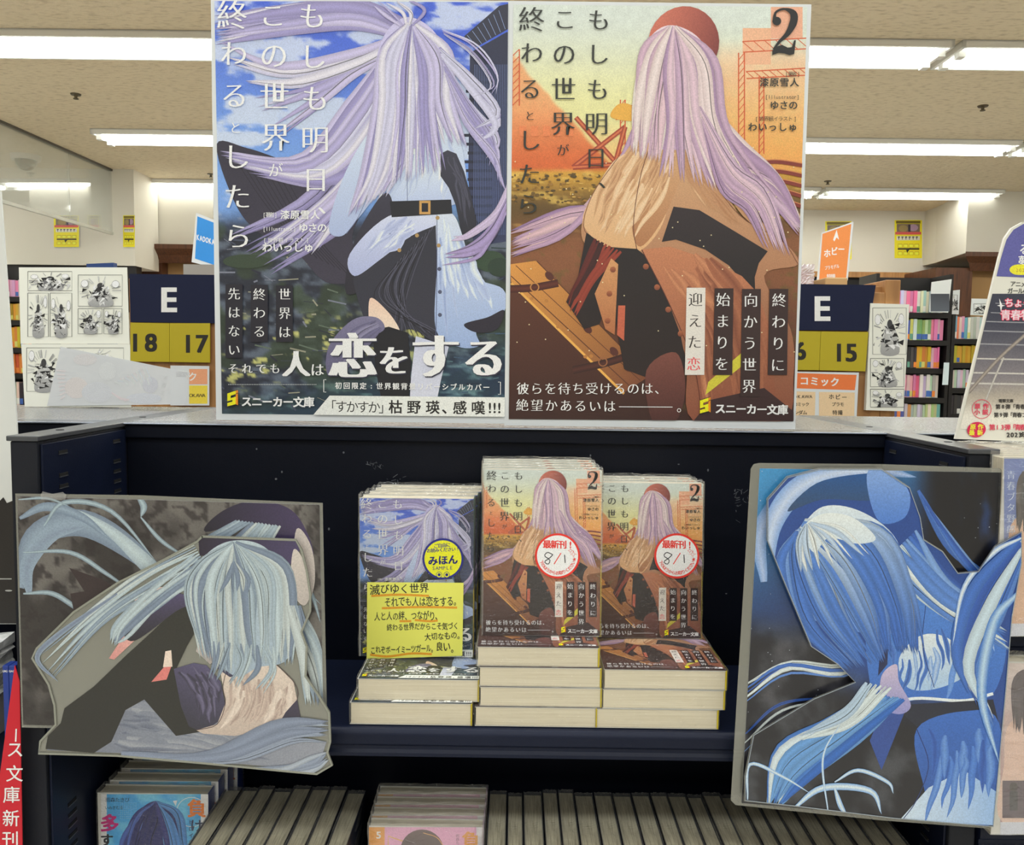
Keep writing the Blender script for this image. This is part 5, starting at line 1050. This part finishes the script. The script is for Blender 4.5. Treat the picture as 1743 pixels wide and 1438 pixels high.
sign('number_sign', [(1397.6, 564), (1478, 565), (1473, 632), (1394.6, 630)], M_yl, 'mustard number sign farthest right, above the orange category sign', [('1', 1428, 600, 42, 'heavy', K_), ('5', 1449, 600, 42, 'heavy', K_)], YS + .010)
A = Art(); A.rect(322, 628, 353, 654, (240, 160, 120)); A.ch('ク', 328, 641, 16, W2, 'bold'); A.rect(322, 656, 353, 687, (238, 206, 70)); A.text('OKAWA', 325, 347, 673, 8, (90, 76, 40), 'bold')
quad_sheet('category_sign', [(290, 622), (356, 623), (356, 690), (290, 690)], YS + .008, 'orange and yellow category sign with grey letters under the sign 17', 'sign', A, .002)
A = Art(); A.poly([(1330, 634), (1458, 638), (1455, 664), (1330, 660)], (236, 120, 62)); A.text('コミック', 1369, 1421, 648, 16, W2, 'heavy', y1=650); A.poly([(1330, 665), (1388, 667), (1387, 708), (1330, 708)], (244, 200, 160)); A.poly([(1394, 667), (1455, 668), (1454, 708), (1394, 708)], (244, 200, 160))
A.text('KADOKAWA', 1334, 1380, 675, 7.5, (70, 60, 50), 'bold'); A.text('コミック', 1354, 1374, 688, 7, (70, 60, 50), 'bold'); A.text('ガンダム', 1348, 1370, 702, 8, (70, 60, 50), 'bold'); A.text('ホビー', 1415, 1437, 675, 9.5, (70, 60, 50), 'bold', y1=676); A.text('プラモ', 1419, 1433, 688, 7.5, (70, 60, 50), 'bold'); A.text('特撮', 1421, 1430, 702, 8.5, (70, 60, 50), 'bold')
quad_sheet('category_sign', [(1326, 632), (1462, 634), (1458, 712), (1326, 712)], YS + .008, 'orange category sign with Japanese lettering under the signs right of the orange poster', 'sign', A, .002)
# comic board on the right
A = Art(); manga(A, 1484, 522, 1544, 605, 5, [1.0]); manga(A, 1480, 608, 1540, 695, 6, [.6, .4])
quad_sheet('comic_page_board', [(1482, 516), (1548, 518), (1538, 700), (1474, 698)], YS + .008, 'narrow white board of sketchy comic pages at the right end of the wooden case', 'board', A, .012, MATS['off_white_board'])
# tilted corner flags
A = Art(); A.poly([(336, 368), (372, 382), (368, 452), (332, 440)], (44, 138, 216)); A.text('KADOKAWA', 337, 373, 404, 12.5, W2, 'heavy', y1=415, sx=.5)
quad_sheet('corner_flag', [(334, 362), (376, 379), (371, 457), (326, 446)], 2.25, 'blue and white flag sign half hidden behind the blue poster', 'sign', A, .003)
A = Art(gain=1.15); A.poly([(1400, 398), (1449, 381), (1440, 475), (1394, 480)], (238, 138, 70)); A.text('ホビー', 1408, 1432, 431, 15, W2, 'heavy', y1=424, sx=.8); A.text('プラモデル', 1406, 1426, 456, 7.5, W2, 'bold', y1=453, sx=.65); A.text('特撮', 1411, 1418, 470, 8, W2, 'bold'); A.poly([(1424, 391), (1428, 408), (1424, 404), (1420, 411), (1418, 408)], W2)
quad_sheet('corner_flag', [(1399, 396), (1453, 377), (1443, 477), (1390, 483)], 2.25, 'orange flag sign with white lettering above the right-hand letter E', 'sign', A, .003)
# flag mounts and clutter on the case top
p = at_y(345, 455, 2.2); box('sign_mount', p.x - .05, p.x + .08, 2.2, 2.3, ztop - .002, at_y(345, 450, 2.2).z, mat('grey_metal', (150, 150, 146), rough=.4)); tag(bpy.data.objects['sign_mount'], 'grey mount under the blue and white flag sign', 'stand')
p0, p1_ = at_y(1410, 478, 2.1), at_y(1468, 478, 2.1); o = box('cardboard_box', p0.x, min(p1_.x, xw - .012), 2.12, 2.3, ztop + .001, at_y(1440, 471, 2.1).z, mat('cardboard', (196, 164, 116), rough=.8), bev=.003); tag(o, 'brown cardboard box on the case behind the orange flag sign', 'box')
p0, p1_ = at_y(1352, 478, 2.1), at_y(1388, 478, 2.1); o = mesh_obj('wrapped_bundle', crinkle_film(p1_.x - p0.x, .15, at_y(1370, 455, 2.1).z - ztop + .004, None, .004, 3), mat('pale_wrapped_paper', (214, 208, 210), rough=.3, noise=(30, (190, 170, 176), (1, 1, 1), .4, .6)), loc=(p0.x, 2.12, ztop - .003)); tag(o, 'pale wrapped bundle on the case beside the orange poster', 'bundle')
# posters on the far walls
def wall_poster(px, Y, label):
    x0, y0, x1, y1 = px; A = Art(); yellow_poster(A, x0 + .5, y0 + .5, x1 - .5, y1 - .5)
    quad_sheet('wall_poster', [(x0, y0), (x1, y0), (x1, y1), (x0, y1)], Y, label, 'poster', A, .002)
wall_poster((91, 366, 135, 421), 5.594, 'small yellow notice high on the left wall, nearest the left edge')
wall_poster((209, 366, 230, 421), 5.594, 'small yellow notice at the end of the left wall, seen through the glass screen')
wall_poster((1522, 374, 1570, 440), YF - .006, 'yellow notice with two portraits on the far wall, fully visible at the right')
wall_poster((1404, 376, 1450, 442), YF - .006, 'yellow notice mostly hidden behind the orange flag sign')

# ------------------------------------------------------------------ far bookcases
uk = bmesh.new(); bbox(uk, 0, 1, 0, 1, 0, 1); ume = bpy.data.meshes.new('paperback'); uk.to_mesh(ume); uk.free(); ume.materials.append(M_obj)
lk = bmesh.new(); bbox(lk, .0, 1, -.004, 0, .04, .3); lme = bpy.data.meshes.new('spine_label'); lk.to_mesh(lme); lk.free(); lme.materials.append(M_obj)
PAL = {'mix': [(232, 210, 214), (226, 226, 222), (240, 170, 190), (120, 190, 200), (240, 230, 120), (90, 110, 200), (240, 150, 90), (200, 220, 160), (160, 130, 190)], 'pink': [(240, 140, 190), (244, 190, 210), (230, 230, 236), (236, 100, 160)], 'dark': [(60, 58, 62), (84, 80, 80), (46, 44, 52)], 'gold': [(206, 168, 40), (220, 186, 60), (190, 150, 36)], 'pale': [(226, 228, 224), (206, 214, 218), (190, 206, 200), (234, 226, 228)], 'green': [(150, 190, 120), (200, 214, 140), (120, 170, 150), (226, 222, 200)], 'warm': [(238, 190, 50), (226, 90, 60), (240, 210, 120), (230, 140, 60)]}
def far_case(x0, x1, Y, shelves, label, group, blabel, ztop_, seed):
    r = random.Random(seed); c = empty('far_bookcase', (0, Y, 0), label, 'bookcase'); D = .25
    for nm, a in (('side_panel', x0 - .02), ('side_panel', x1)): bm = bmesh.new(); bbox(bm, a, a + .02, 0, D, 0, ztop_); mesh_obj(nm, bm, M_frame, c)
    bm = bmesh.new(); bbox(bm, x0, x1, D - .02, D, 0, ztop_); mesh_obj('back_panel', bm, M_frame, c)
    for si, (zs, hh, pals) in enumerate(shelves):
        hh = min(hh, (shelves[si - 1][0] - zs - .036) if si else ztop_ - zs - .01)
        bm = bmesh.new(); bbox(bm, x0, x1, 0, D, zs - .03, zs); mesh_obj('shelf', bm, M_frame, c)
        x = x0 + .005; pi_ = 0; left = r.randint(4, 9); base_ = r.choice(PAL[pals[0]])
        while x < x1 - .03:
            if left == 0: pi_ += 1; left = r.randint(4, 9); base_ = r.choice(PAL[pals[pi_ % len(pals)]])
            t = r.uniform(.013, .022); h = hh * r.uniform(.93, 1.0); o = bpy.data.objects.new('far_paperback', ume); COL.objects.link(o); o.location = (x, Y + .015 + r.uniform(0, .01), zs + .0015); o.scale = (t * .94, .13, h)
            col = base_ if r.random() < .55 else r.choice(PAL[pals[pi_ % len(pals)]]); o.color = (*[v * .9 for v in lin([min(255, q * r.uniform(.9, 1.08)) for q in col])], 1); tag(o, blabel, 'book', group)
            if r.random() < .5: l = bpy.data.objects.new('spine_label', lme); COL.objects.link(l); l.parent = o; l.color = (*lin(r.choice([(236, 236, 232), (240, 140, 60), (70, 110, 190), (220, 216, 120), (110, 170, 150)])), 1)
            x += t; left -= 1
Yq = 5.0
zs = lambda x, y: at_y(x, y, Yq).z
X = lambda x, y=600: at_y(x, y, Yq).x
far_case(X(1492), X(1611), Yq, [(zs(1560, 532), .13, ['pale', 'pink']), (zs(1560, 579), .15, ['pink', 'mix', 'green']), (zs(1560, 627), .15, ['mix', 'dark', 'warm', 'pink']), (zs(1560, 677), .15, ['pale', 'pink']), (zs(1560, 725), .15, ['green', 'mix', 'pale'])],
         'black bookcase at the far right packed with pastel paperbacks', 'paperbacks in the nearer far-right bookcase', 'small paperback in the far bookcase beside the narrow comic board', zs(1560, 466), 21)
far_case(X(1611) + .045, X(1760), Yq, [(zs(1650, 577), .16, ['mix', 'pale']), (zs(1650, 618), .13, ['gold', 'gold']), (zs(1650, 661), .14, ['pale', 'dark']), (zs(1650, 706), .14, ['dark'])],
         'black bookcase behind the tilted promotional standee', 'paperbacks in the bookcase behind the standee', 'small paperback in the far bookcase behind the promotional standee', zs(1650, 535), 22)
far_case(X(-30), X(60), Yq, [(zs(30, 505), .1, ['pale', 'pink']), (zs(30, 545), .13, ['warm', 'gold']), (zs(30, 592), .13, ['mix', 'warm']), (zs(30, 636), .13, ['gold', 'warm']), (zs(30, 690), .14, ['dark', 'pale'])],
         'bookcase at the far left, seen between the white board and the comic pages', 'paperbacks in the far-left bookcase', 'small paperback in the far-left bookcase', zs(30, 455), 23)
# display cards standing on the far cases
A = Art(); A.rect(1584, 500, 1616, 530, (64, 68, 78), (90, 96, 108))
quad_sheet('display_card', [(1586, 480), (1620, 475), (1614, 532), (1582, 531)], Yq - .05, 'white-topped dark card standing on the far-right bookcase', 'card', A, .004)
A = Art(); manga(A, 1618, 500, 1631, 530, 8, [1.0]); quad_sheet('display_card', [(1617, 495), (1634, 493), (1632, 535), (1615, 535)], Yq + .1, 'narrow white comic card behind the dark display card', 'card', A, .004)
A = Art(); manga(A, 1656, 515, 1690, 536, 9, [1.0]); quad_sheet('display_card', [(1654, 508), (1700, 509), (1700, 538), (1652, 536)], Yq + .12, 'wide white comic card on the case behind the standee', 'card', A, .004)
quad_sheet('display_card', [(1607, 617), (1616, 617), (1614, 655), (1604, 655)], Yq - .03, 'small pale blue tag hanging between the two far-right bookcases', 'card', None, .004, mat('pale_blue_card', (214, 230, 238), rough=.6))
A = Art(); quad_sheet('blue_topper', [(147, 449), (193, 447), (196, 690), (150, 690)], yM + .012, 'dark blue sign top peeking above the comic boards at the left', 'sign', None, .01, mat('deep_blue', (30, 62, 120), rough=.5))

# ================================================================== neighbouring bays
# right: die-cut standee on top of wrapped books
Yn = .70
SD = [(1626, 747), (1700, 440), (1710, 405), (1722, 388), (1740, 378), (1790, 374), (1890, 376), (1890, 760), (1760, 752)]
fr = Frame(at_y(1626, 747, .775), (.1, 0, 0), (0, 0, .1)); o = sheet('promotional_standee', fr, 'tilted die-cut standee with a purple top and stair picture at the right edge', 'standee', outline=fr.poly(SD), t=.003, m=mat('cream_card', (232, 230, 218), rough=.5))
A = Art(clip=[(1630, 745), (1667, 590), (1703, 441), (1713, 407), (1725, 391), (1742, 381), (1790, 377), (1880, 379), (1880, 756), (1760, 750)]); PU = (92, 92, 158)
A.poly([(1703, 440), (1713, 408), (1725, 390), (1742, 381), (1800, 378), (1880, 380), (1880, 478), (1692, 470)], PU); A.ch('「', 1744, 405, 22, W2, 'reg'); A.ch('る', 1744, 424, 20, W2, 'bold'); A.ch('夢', 1742, 444, 19, W2, 'bold')
A.disc(1734, 459, 16, 9, (238, 222, 50)); A.rect(1734, 450, 1880, 468, (238, 222, 50)); A.text('2023', 1731, 1747, 460, 8, (170, 120, 60), 'reg')
A.text('アニメ', 1724, 1742, 483, 10, (70, 70, 70), 'bold', y1=484); A.text('ガールの', 1719, 1746, 495, 10, (70, 70, 70), 'bold')
A.grid(1628, 500, 1880, 730, 60, 70, lambda X, Y: mixc(mixc((56, 58, 74), (132, 126, 130), sstep(520, 660, Y)), mixc((176, 166, 152), (228, 224, 212), sstep(670, 715, Y)), sstep(640, 680, Y + 8 * (fbm(X / 12, Y / 12, 3) - .5))))
for i, y in enumerate((516, 532, 547, 563, 585, 610, 634, 652)): A.line([(1694 - i * 8, y), (1740, y + 2), (1880, y + 6)], 1.2 + i * .25, (150, 150, 156) if i < 5 else (196, 192, 186))
A.strand([(1648, 668), (1700, 610), (1750, 565), (1800, 520)], 6, (170, 160, 150), (110, 100, 96), 'flat'); A.strand([(1674, 690), (1690, 650), (1708, 608)], 3.5, (200, 196, 190), (150, 146, 140), 'flat')
for t, x0, x1, y, s in (('ちょっ', 1717, 1748, 515, 16), ('青春物', 1711, 1746, 536, 18)): 
    for dx, dy in ((-1, 0), (1, 0), (0, 1), (0, -1)): A.text(t, x0 + dx, x1 + dx, y + dy, s, (226, 60, 96), 'heavy')
    A.text(t, x0, x1, y, s, (252, 214, 222), 'bold')
A.poly([(1700, 508), (1705, 519), (1710, 520), (1705, 521.5), (1703, 531), (1701, 521.5), (1696, 520), (1701, 519)], (236, 240, 244))
A.text('電撃文庫', 1702, 1721, 682, 6.5, (60, 56, 52), 'heavy'); A.text('第8弾「青春', 1698, 1740, 692, 9, (50, 46, 46), 'bold'); A.text('第9弾「青春ブ', 1695, 1742, 706, 9, (50, 46, 46), 'bold'); A.text('第13弾「青春', 1688, 1740, 727, 11, (216, 56, 90), 'bold'); A.text('2023年', 1715, 1742, 740, 11, (40, 36, 36), 'heavy')
A.ring(1670, 696, 16.5, 1, (214, 60, 90)); A.text('原作', 1663, 1677, 691, 10, (214, 60, 90), 'heavy'); A.text('小説', 1662, 1676, 701, 10, (214, 60, 90), 'heavy'); A.disc(1661, 731, 16, 13, (206, 28, 80), rot=-.2); A.text('原作', 1655, 1668, 726, 10, (240, 226, 60), 'heavy'); A.text('最新', 1653, 1667, 736, 10, (240, 226, 60), 'heavy')
art_child(A, fr, o)
# wrapped books face out beyond the right upright
def cover_art(fr_px, cols, seed):
    x0, y0, x1, y1 = fr_px; A = Art(gain=1.1); w_, h = x1 - x0, y1 - y0
    A.grid(x0, y0, x1, y1, 20, 30, lambda X, Y: mixc(cols[0], cols[1], sstep(.3, .7, fbm(X / 40, Y / 40, seed) * .5 + .5 * (Y - y0) / h)))
    A.spoly([(x0 + w_ * .08, y0 + h * .35), (x0 + w_ * .4, y0 + h * .3), (x0 + w_ * .8, y0 + h * .5), (x0 + w_ * .7, y0 + h * .93), (x0 + w_ * .02, y0 + h * .93), (x0 + w_ * .03, y0 + h * .6)], cols[3])
    A.flow([(x0 + w_ * .4, y0 + h * .02), (x0 + w_ * .12, y0 + h * .1), (x0 + w_ * .1, y0 + h * .4)], [(x0 + w_ * .5, y0 + h * .02), (x0 + w_ * .6, y0 + h * .2), (x0 + w_ * .5, y0 + h * .5)], 30, w_ * .07, cols[2], seed=seed)
    A.rect(x0, y0 + h * .93, x1, y1, (214, 216, 226)); return A
xn = at_y(1703, 900, .684).x
for (px, py, lab, cols, hh, tl) in ((1703, 775, 'upper', ((110, 130, 190), (206, 190, 186), [(60, 52, 54), (84, 72, 70), (46, 40, 44)], (226, 186, 156)), None, 'blue-grey'), (1698, 1112, 'lower', ((222, 206, 200), (190, 150, 150), [(60, 48, 56), (84, 66, 76)], (232, 200, 184)), None, 'pinkish')):
    O = at_y(px, py, .6882); zb = (zr(-.2225) if lab == 'upper' else zr(-.392)) + .0005
    fr = Frame((O.x, .6882 - .004, zb), (BW, 0, 0), (0, 0, BH)); q = (1700, 770, 1930, 1090)
    A = cover_art((1703, 770, 1925, 1096) if lab == 'upper' else (1696, 1090, 1925, 1410), cols, 7 if lab == 'upper' else 9)
    if lab == 'upper':
        for i, c in enumerate('青春ブタ野郎は'): A.ch(c, 1716, 800 + i * 20, 17, (206, 216, 236), 'min')
    else: A.rect(1700, 1310, 1760, 1380, (90, 70, 84)); A.disc(1722, 1322, 8, 9, (50, 36, 36)); A.rect(1714, 1330, 1730, 1366, (46, 40, 50))
    ob = A.build('printed_cover', fr); me = art_mesh_for_book(ob, fr, *ext(ob)); bpy.data.objects.remove(ob)
    b = make_book(.0172, me, M_sp2, band=False, seed=5, wrap=M_wrap2, amp=.0012); first[id(b)] = True
    place(b, (O.x, .6882 - .0052, zb + .0005), (0, 0, 0), 'front %s-covered wrapped book of the %s row beyond the right upright' % (tl, lab))
    for i in range(5): place(b, (O.x + .012, .6872 + (i + 1) * .0186, zb), (0, 0, 0), '%s wrapped book from the front in the %s row beyond the right upright' % (('second', 'third', 'fourth', 'fifth', 'rearmost')[i], lab))
# small framed slip behind upper right row is part of the cover above; left bay
fr = Frame(at_y(-90, 1062, .80), (.2, 0, 0), (0, 0, .2)); LB = [(-90, 325), (1, 325), (12, 480), (28, 715), (34, 850), (40, 1062), (-90, 1062)]
o = sheet('white_display_board', fr, 'tall white board with ragged black ink at its foot, at the left edge', 'board', outline=fr.poly(LB), t=.002, m=mat('white_board', (222, 224, 220), rough=.55))
A = Art(gain=.9); A.poly([(-88, 858), (-60, 850), (-30, 862), (-10, 850), (0, 852), (6, 846), (12, 856), (22, 852), (30, 860), (39, 1061), (-88, 1061)], (40, 36, 34)); A.rect(0, 984, 20, 986, (180, 180, 176)); A.disc(15, 1005, 6, 1.4, (200, 200, 196))
art_child(A, fr, o)
xl2 = at_y(24, 1130, .80).x
bm = crinkle_film(.20, .06, .045, None, .004, 9); o = mesh_obj('wrapped_magazines', bm, [mat('crumpled_white_wrap', (216, 218, 214), rough=.25, noise=(60, (240, 240, 240), (1, 1, 1), .4, .6), bump=(90, .8, .004, (1, 1, 1)))], loc=(xl2 - .2, .735, zr(-.36) + .001 + .052)); 
o.location.z = at_y(10, 1126, .735).z - .0465; tag(o, 'crumpled white wrapped stack beside the left upright', 'bundle')
zst = o.location.z
bm = bmesh.new(); bbox(bm, -.2, 0, 0, .055, zr(-.36) + .0005 - zst, -.0012); o = mesh_obj('magazine_pile', bm, mat('pale_magazines', (206, 200, 196), rough=.6), loc=(xl2, .738, zst)); tag(o, 'pile of pale magazines under the white wrapped stack at the left', 'magazines')
# two blue spines and the red vertical sign
for i, (a, b) in enumerate(((4, 14), (14.6, 26))):
    pa, pb = at_y(a, 1135, .72), at_y(b, 1135, .72); ht = at_y(10, 1133, .72).z; ho = zr(-.60) + .0005
    bm = bmesh.new(); bbox(bm, pa.x, pb.x, 0, .012, ht - .182, ht, 0, .0005); o = mesh_obj('blue_paperback', bm, M_spblue, loc=(0, .72, 0)); tag(o, ('blue-spined book nearer the left edge, above the red sign', 'blue-spined book touching the left upright, above the red sign')[i], 'book')
    fr = Frame((pa.x, .72, ht - .18), (pb.x - pa.x, 0, 0), (0, 0, .18)); A = Art(); A.text('GAGAGA'[:3], a + 2.5, b - 2.5, 1142, 5, W2, 'bold'); c = A.build('spine_lettering', fr, parent=o); c.location = (pa.x, 0, ht - .18)
fr = Frame(at_y(-60, 1500, .690), (.1, 0, 0), (0, 0, .1)); o = sheet('red_vertical_sign', fr, 'narrow red sign with white vertical Japanese lettering at the lower left edge', 'sign', outline=fr.poly([(25, 1132), (33, 1160), (39, 1500), (-60, 1500), (-6, 1360)]), t=.0008, m=mat('red_card', (206, 24, 44), rough=.5))
A = Art()
A.line([(28, 1240), (27, 1262)], 2.6, W2, smooth=False)
for c, x, y in ( ('ス', 26, 1275), ('文', 25, 1316), ('庫', 20, 1352), ('新', 19, 1392), ('刊', 18, 1428)): A.ch(c, x, y, 30, W2, 'sans')
art_child(A, fr, o)
